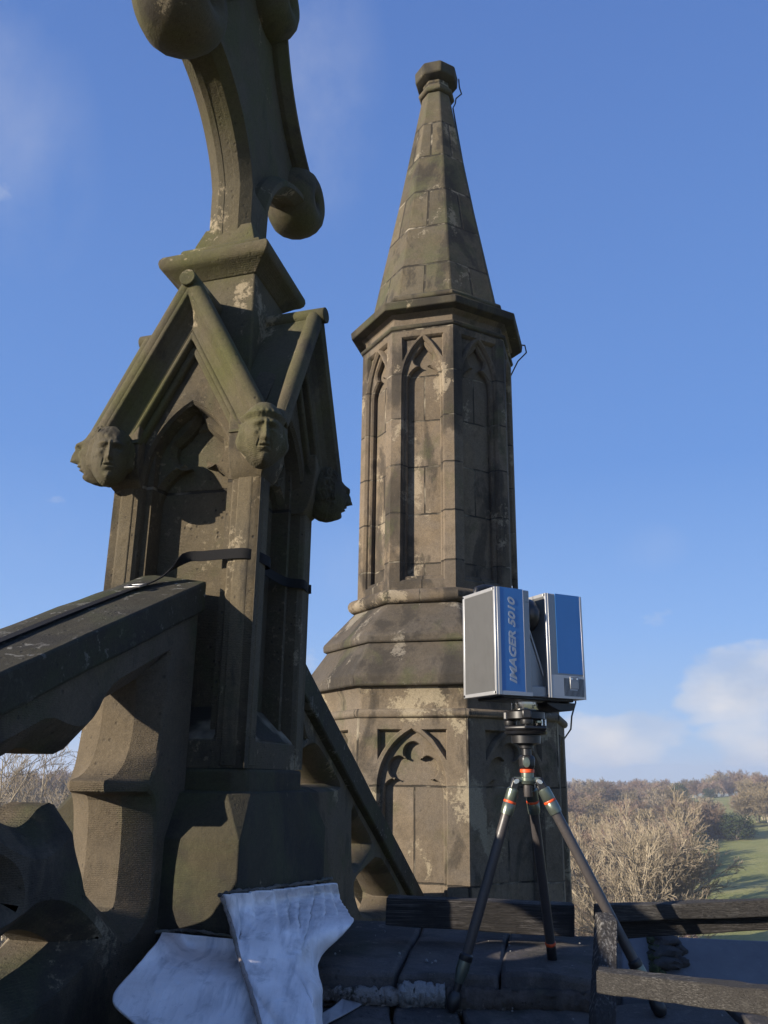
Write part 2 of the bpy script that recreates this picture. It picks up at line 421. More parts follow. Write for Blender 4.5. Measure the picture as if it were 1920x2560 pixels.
for k in range(8):
    fr = tface(k, 1.165); sh = 1.165*S8
    arch = [(-.27, -1.6)] + pointed(.27, -.08, .355) + [(.27, -1.6)]
    sp1 = [(-.27, .35), (-.27, .15), (-.235, .205), (-.175, .29), (-.10, .35)]
    sp2 = [(-x, y) for x, y in sp1]
    tre = outline([(-.235, -1.57, 0), (-.235, -.105, -.45), (-.128, -.018, -1.35), (-.05, .128, -2.7), (.05, .128, -1.35), (.128, -.018, -.45), (.235, -.105, 0), (.235, -1.57, 0)], .012)
    bm = bmesh.new()
    add_plate(bm, fr, [(-sh, -15), (sh, -15), (sh, .452), (-sh, .452)], [arch, sp1, sp2], [(-.012, 0), (0, -.02), (.006, -.075)], uvo=(0, .068))
    add_plate(bm, (fr[0]-fr[3]*.05, fr[1], fr[2], fr[3]), [(-.34, -1.7), (.34, -1.7), (.34, .40), (-.34, .40)], [tre], [(-.010, -.002), (0, -.02), (0, -.06)], uvo=(0, .068))
    finish(bm, 'tracery_panel', M_TOWL, tur, smooth=30)
octa('string_course', M_TOWL, tur, roll8(1.165, .482, .036, 1.10), bevel=0)
octa('frieze', M_TOWL, tur, [(1.125, .50), (1.125, .62), (1.17, .70)], bevel=.01)
octa('weathering', M_SKIRT, tur, [(1.17, .688), (1.232, .70), (1.235, .785), (1.03, 1.075), (1.0, 1.08)], bevel=.014)
octa('weathering', M_SKIRT, tur, [(1.0, 1.055), (1.075, 1.068), (1.08, 1.125), (.80, 1.43), (.75, 1.435)], bevel=.014)
octa('roll_moulding', M_TOW, tur, roll8(.80, 1.495, .062, .74), bevel=0)
octa('upper_core', M_TOW, tur, [(.66, 1.4), (.66, 4.12)], v0=.011)
for k in range(8):
    fr = tface(k, .772); sh = .772*S8
    arch = [(-.185, 1.65)] + pointed(.185, 3.56, 3.985) + [(.185, 1.65)]
    sp1 = [(-.185, 4.0), (-.185, 3.80), (-.155, 3.86), (-.105, 3.94), (-.055, 4.0)]
    sp2 = [(-x, y) for x, y in sp1]
    tre = outline([(-.155, 1.69, 0), (-.155, 3.56, -.3), (-.035, 3.715, -.5), (-.085, 3.83, .12), (0, 3.945, .12), (.085, 3.83, -.5), (.035, 3.715, -.3), (.155, 3.56, 0), (.155, 1.69, 0)], .012)
    bm = bmesh.new()
    add_plate(bm, fr, [(-sh, 1.5), (sh, 1.5), (sh, 4.12), (-sh, 4.12)], [arch, sp1, sp2], [(-.018, 0), (0, -.022), (.006, -.06)], uvo=(0, .011))
    add_plate(bm, (fr[0]-fr[3]*.04, fr[1], fr[2], fr[3]), [(-.24, 1.55), (.24, 1.55), (.24, 4.06), (-.24, 4.06)], [tre], [(-.012, -.002), (0, -.02), (0, -.05)], uvo=(0, .011))
    finish(bm, 'tracery_panel', M_TOW, tur, smooth=30)
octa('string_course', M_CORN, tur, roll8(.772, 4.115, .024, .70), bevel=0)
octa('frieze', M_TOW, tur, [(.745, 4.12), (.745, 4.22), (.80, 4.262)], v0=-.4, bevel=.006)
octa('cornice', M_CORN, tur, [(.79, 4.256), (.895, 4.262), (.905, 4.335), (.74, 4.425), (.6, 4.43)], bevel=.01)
octa('roll_moulding', M_SPIRE, tur, roll8(.722, 4.462, .034, .62), bevel=0)
octa('spire', M_SPIRE, tur, [(.698, 4.45), (.420, 5.9), (.165, 7.37)], v0=.12, bevel=.012)
octa('neck_moulding', M_SPIRE, tur, roll8(.172, 7.405, .036, .13), bevel=0)
octa('neck', M_SPIRE, tur, [(.158, 7.40), (.155, 7.56)], bevel=.008)
octa('spire_cap', M_CORN, tur, [(.16, 7.545), (.245, 7.585), (.252, 7.715), (.19, 7.765), (.05, 7.78)], bevel=.012)
# lightning conductor: a black cable that crosses the cap, neck and cornices on the right side
def tpt(R, z, a=74): return T0 + azv(a)*R + Z*z
bm = bmesh.new()
add_tube(bm, [tpt(.262, 7.72, 83), tpt(.268, 7.6, 84), tpt(.29, 7.5, 86), tpt(.225, 7.43, 86), tpt(.215, 7.35, 88), tpt(.19, 7.3, 84), tpt(.45, 5.7), tpt(.70, 4.52), tpt(.80, 4.42), tpt(.925, 4.34, 84), tpt(.93, 4.24, 86), tpt(.83, 4.12, 88), tpt(.79, 4.0), tpt(.79, 1.62), tpt(.885, 1.5), tpt(.83, 1.42), tpt(1.10, 1.13), tpt(1.26, .79, 84), tpt(1.265, .68, 86), tpt(1.21, .55, 88), tpt(1.22, .44, 84), tpt(1.19, .3), tpt(1.19, -14)], .008, 6)
tag(finish(bm, 'lightning_cable', plain('cable_black', (.015, .015, .016), .5)), 'thin black lightning conductor cable running down the right side of the octagonal turret', 'cable')

# ------------------------------------------------------------------ pinnacle
C0 = Vector((-.4525, 2.9657, 0)); U = azv(108.2); V = azv(13.86)
NL = -(V - U*V.dot(U)).normalized()          # outward normal of the face that looks at the camera
NR = (U - V*U.dot(V)).normalized()
def W(a, b, z): return C0 + U*a + V*b + Z*z
pin = thing('gable_pinnacle', 'weathered sandstone gable pinnacle with carved heads, steep gablets and a scrolled cross finial', 'pinnacle', C0 + U*-.31 + V*.3 + Z*-.5)
CA, CB = -.31, .295                              # centre of the plan
HW = .312
# faces: (origin, e1 to the right seen from outside, normal)
PF = [(W(CA, 0, 0), U, -V), (W(0, CB, 0), V, U), (W(CA, 2*CB, 0), -U, V), (W(CA-HW, CB, 0), -V, -U)]
def pframe(k, push=0.):
    O, e, n = PF[k]; return (O + n*push, e, Z, n)
for k in range(4):
    hw = HW if k % 2 == 0 else CB
    arch = [(-.19, .12)] + pointed(.19, 1.06, 1.372, 10) + [(.19, .12)]
    out = [(-hw, .02), (hw, .02), (hw, 1.34), (.0, 1.80), (-hw, 1.34)]
    tre = outline([(-.162, .16, 0), (-.162, 1.0, -.34), (-.032, 1.14, -.55), (-.10, 1.235, .14), (0, 1.345, .14), (.10, 1.235, -.55), (.032, 1.14, -.34), (.162, 1.0, 0), (.162, .16, 0)], .01)
    bm = bmesh.new()
    # lower shaft and arched recess: two stones with a joint at the heads
    add_plate(bm, pframe(k), out, [arch], [(-.012, 0), (0, -.014), (.008, -.085)], uvo=(12, 0))
    add_plate(bm, pframe(k, -.07), [(-.25, .1), (.25, .1), (.25, 1.42), (-.25, 1.42)], [tre], [(-.016, -.002), (0, -.03), (0, -.075)], uvo=(12, 0))
    add_plate(bm, pframe(k, -.12), [(-.26, .05), (.26, .05), (.26, 1.5), (-.26, 1.5)], [], [(0, -.005), (0, -.03)], uvo=(12, 0))
    # sloping sill
    O, e, zz, n = pframe(k)
    vs8 = [O+e*x+n*d+Z*z for x, d, z in ((-.188, -.006, .118), (.188, -.006, .118), (.188, -.12, .23), (-.188, -.12, .23), (-.188, -.006, .09), (.188, -.006, .09))]
    vv = [bm.verts.new(p) for p in vs8]
    bm.faces.new((vv[0], vv[1], vv[2], vv[3])); bm.faces.new((vv[4], vv[5], vv[1], vv[0]))
    finish(bm, 'shaft_face', M_PINF, pin, smooth=30)
# chamfered angle shafts that close the four corners
bm = bmesh.new()
for (a, b) in ((0, 0), (0, 2*CB), (-2*HW+.004, 0), (-2*HW+.004, 2*CB)):
    sa = -1 if a == 0 else 1; sb = 1 if b == 0 else -1
    cc = .034; e = -.004
    ring = [(e, cc), (cc, e), (.09, e), (.09, .09), (e, .09)]
    lo = [bm.verts.new(W(a+sa*x, b+sb*y, .025)) for x, y in ring]; hi = [bm.verts.new(W(a+sa*x, b+sb*y, 1.27)) for x, y in ring]
    bm.faces.new(lo[::-1]); bm.faces.new(hi)
    for i in range(5): bm.faces.new((lo[i], lo[(i+1) % 5], hi[(i+1) % 5], hi[i]))
finish(bm, 'angle_shaft', M_PIN, pin, smooth=30, bevel=.006)
# gablets
def add_bar(bm, A, B, w, d, up, n, roundtop=0):
    """bar from A to B: w along up, d along n, A/B on the outer top edge"""
    t = (B-A).normalized()
    q = [(0, 0), (w, 0), (w, -d), (0, -d)]
    a = [bm.verts.new(A - up*x + n*y) for x, y in q]; b = [bm.verts.new(B - up*x + n*y) for x, y in q]
    bm.faces.new(a[::-1]); bm.faces.new(b)
    for i in range(4): bm.faces.new((a[i], a[(i+1) % 4], b[(i+1) % 4], b[i]))
for k in range(4):
    O, e, zz, n = pframe(k)
    hb = .335
    P = lambda x, z, d: O + e*x + Z*z + n*d
    bm = bmesh.new()
    # two roof slopes: from the gablet front back to the middle, meeting the next gablet in a valley at the corner
    H = 1.24+hb*1.78
    dep = (CB if k % 2 == 0 else HW); oth = (HW if k % 2 == 0 else CB)
    for s in (-1, 1):
        F_, C_, K_, K2 = P(0, H+.038, .108), P(0, H+.03, -dep), P(s*(oth+.06), 1.22, .06), P(s*(hb+.056), 1.2, .108)
        m = 8; rows = []
        for i in range(m+1):
            t = i/m; row = []
            for j in range(m+1):
                q = j/m
                p = (F_*(1-t)+C_*t)*(1-q) + ((K2*(1-t)+K_*t) if t < .5 else K_.lerp((K2*.5+K_*.5), 2-2*t))*q
                p -= Z*(.085*math.sin(math.pi*q)*t*(1.2-t))
                row.append(bm.verts.new(p))
            rows.append(row)
        for i in range(m):
            for j in range(m): bm.faces.new((rows[i][j], rows[i+1][j], rows[i+1][j+1], rows[i][j+1]))
    bmesh.ops.remove_doubles(bm, verts=bm.verts, dist=.0005)
    finish(bm, 'gablet_roof', M_PINUP, pin, smooth=30)
    bm = bmesh.new()
    def chev(s0, s1, d0, d1):
        a = [(-hb-.02+s0, 1.205), (0, H-s0*1.78), (hb+.02-s0, 1.205), (hb+.02-s1, 1.205), (0, H-s1*1.78), (-hb-.02+s1, 1.205)]
        add_plate(bm, (O, e, Z, n), a, [], [(-.008, d1), (0, d1-.008), (0, d0)], grow_outer=True)
    chev(0, .032, -.12, .115)
    def band(sA, dA, sB, dB):
        A = [P(-hb-.02+sA, 1.205, dA), P(0, H-sA*1.78, dA), P(hb+.02-sA, 1.205, dA)]
        B = [P(-hb-.02+sB, 1.205, dB), P(0, H-sB*1.78, dB), P(hb+.02-sB, 1.205, dB)]
        a = [bm.verts.new(p) for p in A]; b = [bm.verts.new(p) for p in B]
        for i in range(2): bm.faces.new((a[i], a[i+1], b[i+1], b[i]))
    for (q0, e0), (q1, e1) in zip([(.030, .108), (.052, .078), (.078, .060), (.098, .054)], [(.052, .078), (.078, .060), (.098, .054), (.098, .0)]): band(q0, e0, q1, e1)
    chev(.094, .122, -.03, .055); chev(.118, .152, -.03, .026)
    # roll along each rake and the ridge
    for s in (-1, 1):
        add_tube(bm, [P(s*(hb+.02), 1.21, .085), P(s*.005, H+.004, .085)], .034, 14)
    add_tube(bm, [P(0, H+.012, .135), P(0, H+.012, -(CB if k % 2 == 0 else HW))], .034, 16)
    finish(bm, 'gablet_moulding', M_PINUP, pin, smooth=35, bevel=.004)
# upper stub, cap and finial base
def sq(name, mat, prof, rot=0., bevel=.01, parent=pin):
    bm = bmesh.new(); rings = []
    for h, z in prof:
        rings.append([bm.verts.new(W(CA + sx*h, CB + sy*h*CB/HW, z)) for sx, sy in ((-1, -1), (1, -1), (1, 1), (-1, 1))])
    for A, B in zip(rings, rings[1:]):
        for i in range(4): bm.faces.new((A[i], A[(i+1) % 4], B[(i+1) % 4], B[i]))
    bm.faces.new(rings[0][::-1]); bm.faces.new(rings[-1])
    return finish(bm, name, mat, parent, smooth=40, bevel=bevel)
sq('upper_shaft', M_PINUP, [(.19, 1.3), (.178, 1.72), (.176, 2.06)])
k_ = 7
sq('cap_moulding', M_PINUP, [(.178, 1.995)] + [(.216 + .042*math.cos(a), 2.077 + .042*math.sin(a)) for a in [-math.pi*.42 + math.pi*.92*i/k_ for i in range(k_+1)]] + [(.17, 2.15)], bevel=.006)
sq('finial_base', M_PINUP, [(.170, 2.125)] + [(.170+.018*math.cos(a), 2.152+.02*math.sin(a)) for a in [-1.5+3*i/5 for i in range(6)]] + [(.145, 2.176), (.142, 2.205), (.112, 2.30), (.10, 2.305)], bevel=.006)
# ---- carved heads
def carve(kind, seed):
    """a carved stone head, face towards local -Y, about 2 units high"""
    bm = bmesh.new(); bmesh.ops.create_icosphere(bm, subdivisions=6, radius=1)
    g = lambda v, c, w: math.exp(-((v-c)/w)**2)
    for v in bm.verts:
        d = v.co.normalized(); x, y, z = d.x, -d.y, d.z; ax = abs(x)
        p = Vector((x*.76, y*.92, z*1.16))
        jaw = max(0, -z)
        p.x *= 1 - .20*jaw**2.2
        if y < 0: p.x *= 1.05
        front = max(0, min(1, (y+.05)/.55)); front = front*front*(3-2*front)
        f = 0.
        f += .19*g(z, .30, .09)*g(ax, .28, .34)                        # brow
        f -= .17*g(z, .12, .075)*g(ax, .30, .16)                        # sockets
        f += .17*g(z, .085, .055)*g(ax, .32, .10)                       # eyeballs
        f -= .06*g(z, .085, .018)*g(ax, .32, .12)                     # lids
        f += .05*g(z, .16, .025)*g(ax, .32, .13)
        nz = max(0, min(1, (.30-z)/.52)) if z > -.24 else max(0, 1-(-.24-z)/.05)
        f += (.10+.22*nz)*g(ax, 0, .075+.055*nz)*(1 if z < .36 else g(z, .36, .06)) if z > -.32 else 0   # nose
        f += .07*g(z, -.17, .05)*g(ax, .14, .05)                       # nostrils
        f += .07*g(z, -.02, .12)*g(ax, .50, .13)                       # cheekbones
        f -= .06*g(ax, .24+.30*max(0, -z-.15), .035)*g(z, -.32, .16)   # folds beside the mouth
        f += .11*g(z, -.375, .045)*g(ax, 0, .20) + .085*g(z, -.495, .05)*g(ax, 0, .17)
        f -= .13*g(z, -.432, .022)*g(ax, 0, .21)
        f -= .05*g(z, -.60, .05)*g(ax, 0, .2)
        f += .15*g(z, -.80, .13)*g(ax, 0, .22)                         # chin
        p.y += f*front
        if kind == 'band':
            zz0 = .40+.10*(1-abs(x))
            if z > zz0: p *= 1 + .13*min(1, (z-zz0)/.03) + .025*math.sin(x*26)*g(z, zz0+.12, .06)
            p *= 1 + .09*g(z, zz0+.05, .04)
            if y < .35 and z < .35: p += Vector((x*.10, 0, 0))*g(y, .05, .3)
            if y < .25 and -.75 < z < .42 and ax > .5: p.x += .12*math.copysign(1, x)*g(z, -.35, .25)
        else:
            am = .13 if kind == 'curly' else .085
            fr = 3.6 if kind == 'curly' else 2.6
            hair = max(0, min(1, (z-.42)/.10)) if y > .25 else max(0, min(1, (z+.45)/.15))
            if hair:
                q = Vector((x*fr+seed, y*fr, z*fr*(.6 if kind != 'curly' else 1)))
                p += d*hair*(.06 + am*(1-2*abs(mn.noise(q*1.6))))*Vector((1, 1, 1)).x
        p += d*(.016*mn.noise(d*17) + .012*mn.noise(d*9+Vector((seed, 0, 0))) + .018*mn.noise(d*3.3+Vector((0, seed, 0))))
        v.co = Vector((p.x, -p.y, p.z))
    return bm
def head(kind, pos, size, facing, tilt, seed, turn=0.):
    bm = carve(kind, seed)
    d = azv(facing)                                    # the way the face looks
    right = d.cross(Z)
    M = Matrix.Translation(pos) @ frame3(-right, -d, Z).to_4x4() @ Matrix.Rotation(tilt, 4, 'X') @ Matrix.Diagonal((size, size, size, 1))
    bm_xf(bm, bm.verts, M)
    bmesh.ops.recalc_face_normals(bm, faces=bm.faces)
    return finish(bm, 'carved_head', M_PINUP, pin, smooth=180, recalc=False)
head('band', W(.034, -.080, 1.158), .099, 166, .10, 3.0)
head('hair', W(-.640, -.065, 1.160), .103, 256, .05, 8.0)
head('hair', W(-.572, -.125, 1.125), .096, 166, .05, 12.0)
head('curly', W(.062, .590, 1.150), .100, 72, .0, 5.0)
head('curly', W(-.69, .65, 1.165), .10, 310, .0, 6.0)
for (a, b, sa, sb) in ((0, 0, 1, -1), (0, 2*CB, 1, 1), (-2*HW, 0, -1, -1), (-2*HW, 2*CB, -1, 1)):
    bm = bmesh.new(); ring = []                        # corbels under the heads
    for z_, k_ in ((1.04, .0), (1.06, .018), (1.11, .040), (1.24, .055), (1.30, .05)):
        ring.append([bm.verts.new(W(a+sa*x, b+sb*y, z_)) for x, y in ((k_, -.12), (k_, k_*.6), (k_*.6, k_), (-.12, k_), (-.12, -.12))])
    for A, B in zip(ring, ring[1:]):
        for i in range(5): bm.faces.new((A[i], A[(i+1) % 5], B[(i+1) % 5], B[i]))
    bm.faces.new(ring[0][::-1]); bm.faces.new(ring[-1])
    finish(bm, 'head_corbel', M_PIN, pin, smooth=40, bevel=.008)
# ---- finial: a stone cross with hollow-curved arms that end in rolled scrolls, in the plane of the gable
FC = W(CA, CB, 0); FN = NR
ffr = (FC, V, Z, FN)
fo = [(-.115, 2.20, 0), (.115, 2.20, 0), (.125, 2.50, .30), (.58, 2.88, 0), (.76, 2.93, 0), (.77, 3.12, .24), (.24, 3.66, 0), (.20, 4.05, 0), (-.20, 4.05, 0), (-.24, 3.66, .24), (-.77, 3.12, 0), (-.76, 2.93, 0), (-.58, 2.88, .30), (-.125, 2.50, 0)]
fo = [(x, y, -b if len((x, y, b)) == 3 else 0) for x, y, b in fo]
fout = outline(fo, .03)
sunk = [p for p in offset(fout if area(fout) > 0 else fout[::-1], -.085) if p[1] > 2.42]
bm = bmesh.new()
add_plate(bm, ffr, fout, [sunk], [(-.030, .098), (.0, .050), (.0, .022)], grow_outer=True)
add_plate(bm, ffr, fout, [], [(-.002, .024), (-.002, -.024)], grow_outer=True)
add_plate(bm, ffr, fout, [sunk], [(.0, -.022), (.0, -.050), (-.030, -.098)], grow_outer=True)
finish(bm, 'finial_cross', M_PINUP, pin, smooth=30, bevel=.005)
bm = bmesh.new()
def scroll(x, z, R, r, wid):
    M = Matrix.Translation(FC + V*x + Z*z) @ frame3(V, Z, FN).to_4x4() @ Matrix.Diagonal((1, 1, wid, 1))
    add_torus(bm, M, R, r, 32, 18)
for x_, z_, R_, r_, w_ in ((.69, 3.0, .092, .098, 1.4), (-.69, 2.94, .100, .106, 1.45), (.09, 3.74, .085, .100, 1.65), (-.13, 3.80, .075, .095, 1.6)):
    bm = bmesh.new(); scroll(x_, z_, R_, r_, w_); finish(bm, 'finial_scroll', M_PINUP, pin, smooth=180)
# ---- base block with weathered shoulders
def blk(name, mat, secs, bevel=.012):
    bm = bmesh.new(); rings = []
    for (a0, a1, b0, b1, z, c) in secs:
        q = [(a0, b0+c), (a0+c, b0), (a1-c, b0), (a1, b0+c), (a1, b1-c), (a1-c, b1), (a0+c, b1), (a0, b1-c)]
        rings.append([bm.verts.new(W(a, b, z)) for a, b in q])
    for A, B in zip(rings, rings[1:]):
        for i in range(8): bm.faces.new((A[i], A[(i+1) % 8], B[(i+1) % 8], B[i]))
    bm.faces.new(rings[0][::-1]); bm.faces.new(rings[-1])
    return finish(bm, name, mat, pin, smooth=30, bevel=bevel)
blk('plinth', M_BASE, [(-.63, .012, -.012, .60, -.14, .04), (-.63, .012, -.012, .60, .018, .04)])
blk('base_block', M_BASE, [(-.70, .058, -.13, .755, -1.2, .004), (-.70, .058, -.13, .755, -.195, .004), (-.66, .03, -.05, .68, -.06, .06), (-.63, .0, .0, .60, -.05, .04)])

# ------------------------------------------------------------------ pierced gable parapets
c3 = lambda x, y: (x/2.0738, 1360+y/2.0738)
c4 = lambda x, y: (x/1.8433, 1860+y/1.8433)
D_ = lambda x, y: (x*1.15732, y*1.15732)
AT = -.205                                              # the face of the tracery
PT = W(AT, 0, 0)
def bz(q, a=AT):
    p = onplane(q[0], q[1], W(a, 0, 0), NR) - W(a, 0, 0)
    return (p.dot(V), p.z)
tfr = (W(0, 0, 0), V, Z, NR)
par = thing('pierced_parapet', 'sloping stone parapet with pierced tracery and mossy coping, in the left foreground', 'parapet', W(-.4, -.9, -.7))
bc = [bz(c3(0, 655)), bz(c3(500, 430)), bz(c3(1060, 190))]
sl = (bc[2][1]-bc[0][1])/(bc[2][0]-bc[0][0]); zc0 = bc[0][1] - sl*bc[0][0]      # coping arris z = zc0 + sl*b
lc = [bz(c3(0, 880)), bz(c3(980, 385))]
zl0 = lc[0][1]-sl*lc[0][0]
def cope_bar(name, mat, parent, secs, b0, b1, z0, s, n=26, jit=.004, seed=1):
    """coping swept along the gable; secs = closed (a, dz) section"""
    bm = bmesh.new(); rings = []
    rnd = random.Random(seed)
    for i in range(n+1):
        b = b0+(b1-b0)*i/n
        rings.append([bm.verts.new(W(a, b, z0+s*b+dz) + Vector((0, 0, jit*mn.noise(Vector((b*7, a*9+seed, dz*9)))))) for a, dz in secs])
    m = len(secs)
    for A, B in zip(rings, rings[1:]):
        for i in range(m): bm.faces.new((A[i], A[(i+1) % m], B[(i+1) % m], B[i]))
    bm.faces.new(rings[0][::-1]); bm.faces.new(rings[-1])
    return finish(bm, name, mat, parent, smooth=25, bevel=.008)
th_l = zl0-zc0
cope_bar('coping', M_COPE, par, [(AT+.02, 0), (AT+.02, th_l), (AT-.02, th_l-.012), (-.60, th_l-.012), (-.645, th_l), (-.645, -.03), (-.45, .035), (-.40, .035)], -2.6, -.004, zc0, sl)
zq = lambda x, y: (x/1.728, 1280+y/1.728)
h1 = [(q, None) for q in (c3(-500, 1290), c3(0, 1045), c3(165, 955), c3(280, 890), c3(385, 940), c3(455, 950), c3(520, 880), c3(560, 790), c3(610, 715), c3(740, 640), c3(860, 568), c3(905, 545))]
h1 += [(zq(*f), zq(*m)) for f, m in (((738, 700), (606, 700)), ((733, 780), (604, 780)), ((722, 880), (598, 880)), ((706, 1000), (581, 1000)), ((692, 1090), (552, 1092)), ((675, 1150), (512, 1143)), ((664, 1172), (475, 1158)),
      ((662, 1176), (470, 1162)), ((660, 1180), (466, 1168)), ((660, 1195), (466, 1206)), ((662, 1200), (470, 1212)), ((668, 1206), (520, 1218)), ((680, 1225), (540, 1228)), ((688, 1290), (545, 1300)), ((686, 1450), (537, 1450)), ((676, 1600), (523, 1600)), ((662, 1720), (511, 1700)))]
h1 += [(q, None) for q in (c4(650, 870), c4(600, 930), c4(530, 868), c4(440, 760), c4(404, 680), c4(394, 610), c4(375, 540), c4(360, 480), c4(353, 418), c4(350, 412), c4(346, 414), c4(318, 455), c4(262, 510), c4(200, 535), c4(130, 515), c4(60, 478), c4(0, 440), c4(-200, 310))]
F1 = [bz(f) for f, m in h1]
O1 = offset(F1 if area(F1) < 0 else F1[::-1], .072)
if area(F1) > 0: O1 = O1[::-1]
M1 = [bz(m, AT-.085) if m else o for (f, m), o in zip(h1, O1)]
F1, M1 = smooth_poly(F1, 1), smooth_poly(M1, 1)
if area(F1) > 0: F1, M1 = F1[::-1], M1[::-1]
h2 = [c4(500, 900), c4(470, 850), c4(400, 765), c4(320, 718), c4(240, 710), c4(180, 730), c4(140, 770), c4(80, 810), c4(20, 850), c4(-160, 960), c4(-160, 1490), c4(80, 1300), c4(330, 1105)]
h3 = [c4(-260, 380), c4(0, 490), c4(80, 535), c4(120, 590), c4(140, 690), c4(120, 780), c4(60, 830), c4(0, 850), c4(-260, 980)]
H_ = [F1] + [smooth_poly([bz(q) for q in h], 2) for h in (h2, h3)]
po = [(-2.6, zl0-.006+sl*-2.6), (.0, zl0-.006), (.0, -1.3), (-2.6, -2.2)]
plate('tracery', M_TRAC, par, tfr, po, H_, [(0, AT), (.008, AT-.008), (.072, AT-.085), (.072, AT-.20), (.0, AT-.29)], bevel=0, smooth=19, over={(2, 1): M1, (3, 1): M1})

par2 = thing('pierced_parapet', 'black shaded pierced parapet descending from the pinnacle towards the octagonal turret', 'parapet', W(-.4, 2.4, -.7))
t0, t2 = bz(D_(657, 1440)), bz(D_(915, 1940))
s2 = (t2[1]-t0[1])/(t2[0]-t0[0]); z20 = t0[1]-s2*t0[0]
u0, u1 = bz(D_(657, 1500)), bz(D_(885, 1940))
th2 = (u0[1]-(z20+s2*u0[0])); th2b = (u1[1]-(z20+s2*u1[0]))
TH2 = -.5*(abs(th2)+abs(th2b))
cope_bar('coping', M_COPE, par2, [(AT+.02, 0), (AT+.02, TH2), (AT-.03, TH2-.012), (-.60, TH2-.012), (-.645, TH2), (-.645, -.02), (-.45, .02)], 2*CB+.004, 5.2, z20, s2, seed=5)
d7 = lambda x, y: (700+x/3.352, 1900+y/3.352); c5 = lambda x, y: (480+x/4.1475, 1500+y/4.1475)
g1 = [c5(1155, 1130), c5(1205, 1215), c5(1235, 1390), c5(1270, 1450), c5(1200, 1530), c5(1140, 1560), c5(1120, 1300)]
g2 = [c5(1125, 1590), c5(1280, 1480), c5(1340, 1480), c5(1410, 1580), c5(1500, 1740), c5(1600, 1930), c5(1560, 1985), c5(1300, 2000), c5(1180, 1985), c5(1120, 1830)]
g3 = [d7(635, 330), d7(700, 480), d7(790, 640), d7(808, 720), d7(740, 850), d7(690, 930), d7(640, 960), d7(632, 700)]
g4 = [d7(860, 780), d7(960, 950), d7(1010, 1050), d7(1040, 1140), d7(1000, 1290), d7(880, 1330), d7(740, 1330), d7(700, 1280), d7(650, 1110), d7(660, 990), d7(740, 900)]
G_ = [smooth_poly([bz(q) for q in h], 1) for h in (g1, g2, g3, g4)]
zt = lambda b: z20+TH2+.004+s2*b
po2 = [(2*CB+.01, zt(2*CB)), (2*CB+.01, -1.6), (5.2, -2.4), (5.2, zt(5.2))]
plate('tracery', M_TRAC, par2, tfr, po2, G_, [(0, AT-.02), (.008, AT-.03), (.035, AT-.09), (.035, AT-.2), (.0, AT-.28)], bevel=0)

# ------------------------------------------------------------------ strap round the pinnacle
M_STRAP = plain('strap_webbing', (.009, .009, .0095), .85, bump=.6, bscale=400, spec=.15)
def ribbon(bm, pts, ups, w, t):
    """flat band through pts; ups = width direction at each point"""
    pts = [Vector(p) for p in pts]; L = []
    for i, p in enumerate(pts):
        tg = (pts[min(i+1, len(pts)-1)]-pts[max(i-1, 0)]).normalized(); u = Vector(ups[i]); u = (u-tg*u.dot(tg)).normalized(); nn_ = tg.cross(u)
        L.append([bm.verts.new(p+u*w*sx+nn_*t*sy) for sx, sy in ((-.5, -.5), (.5, -.5), (.5, .5), (-.5, .5))])
    for A, B in zip(L, L[1:]):
        for k in range(4): bm.faces.new((A[k], A[(k+1) % 4], B[(k+1) % 4], B[k]))
    bm.faces.new(L[0][::-1]); bm.faces.new(L[-1])
strap = thing('ratchet_strap', 'black webbing strap lying on the mossy coping and tied around the pinnacle shaft', 'strap', W(0, 0, .74))
cz = lambda a, b: zc0+sl*b + (.045 if a < -.3 else .03)
cs = lambda a, b: zc0+sl*b+.035*min(1, (AT+.02-a)/(AT+.42))+.006
bm = bmesh.new()
zs = .748
P_ = [W(-.33, -1.6, cs(-.33, -1.6)), W(-.34, -1.0, cs(-.34, -1.0)), W(-.35, -.6, cs(-.35, -.6)), W(-.35, -.30, cs(-.35, -.30)), W(-.32, -.12, cs(-.32, -.12)+.012), W(-.27, -.035, zs-.006), W(-.20, -.016, zs+.003), W(-.1, -.012, zs+.006), W(-.036, -.010, zs+.004), W(-.002, .026, zs-.002), W(.009, .06, zs-.004), W(.008, .12, zs-.006), W(-.045, .17, zs-.006), W(-.045, .42, zs-.004), W(.009, .48, zs-.004), W(.009, .53, zs-.004), W(-.002, .575, zs-.004), W(-.04, .602, zs-.002), W(-.55, .605, zs), W(-.625, .56, zs), W(-.636, .3, zs), W(-.63, .03, zs)]
u_ = [U]*3 + [U, (U+Z*.4), (U*.3+Z), Z, Z, Z] + [Z]*13
# subdivide for a soft sag
def spl(P, Uu, k=4):
    o, w_ = [], []
    for i in range(len(P)-1):
        p0, p1, p2, p3 = P[max(i-1, 0)], P[i], P[i+1], P[min(i+2, len(P)-1)]
        for j in range(k):
            t = j/k
            o.append(.5*((2*p1)+(p2-p0)*t+(2*p0-5*p1+4*p2-p3)*t*t+(3*p1-p0-3*p2+p3)*t**3)); w_.append(Vector(Uu[i]).lerp(Vector(Uu[i+1]), t))
    o.append(P[-1]); w_.append(Vector(Uu[-1])); return o, w_
so, su = spl(P_, u_)
ribbon(bm, so, su, .037, .004)
finish(bm, 'webbing', M_STRAP, strap, smooth=40)
bm = bmesh.new()
pb = W(-.345, -.23, cs(-.345, -.23)+.008)
tg = (V+Z*sl).normalized(); un = U.cross(tg).normalized()
add_box(bm, pb+tg*.02, (.062, .008, .006), frame3(U, tg, un)); add_box(bm, pb-tg*.02, (.062, .008, .006), frame3(U, tg, un))
add_box(bm, pb+U*.028, (.007, .045, .0075), frame3(U, tg, un)); add_box(bm, pb-U*.028, (.007, .045, .0075), frame3(U, tg, un))
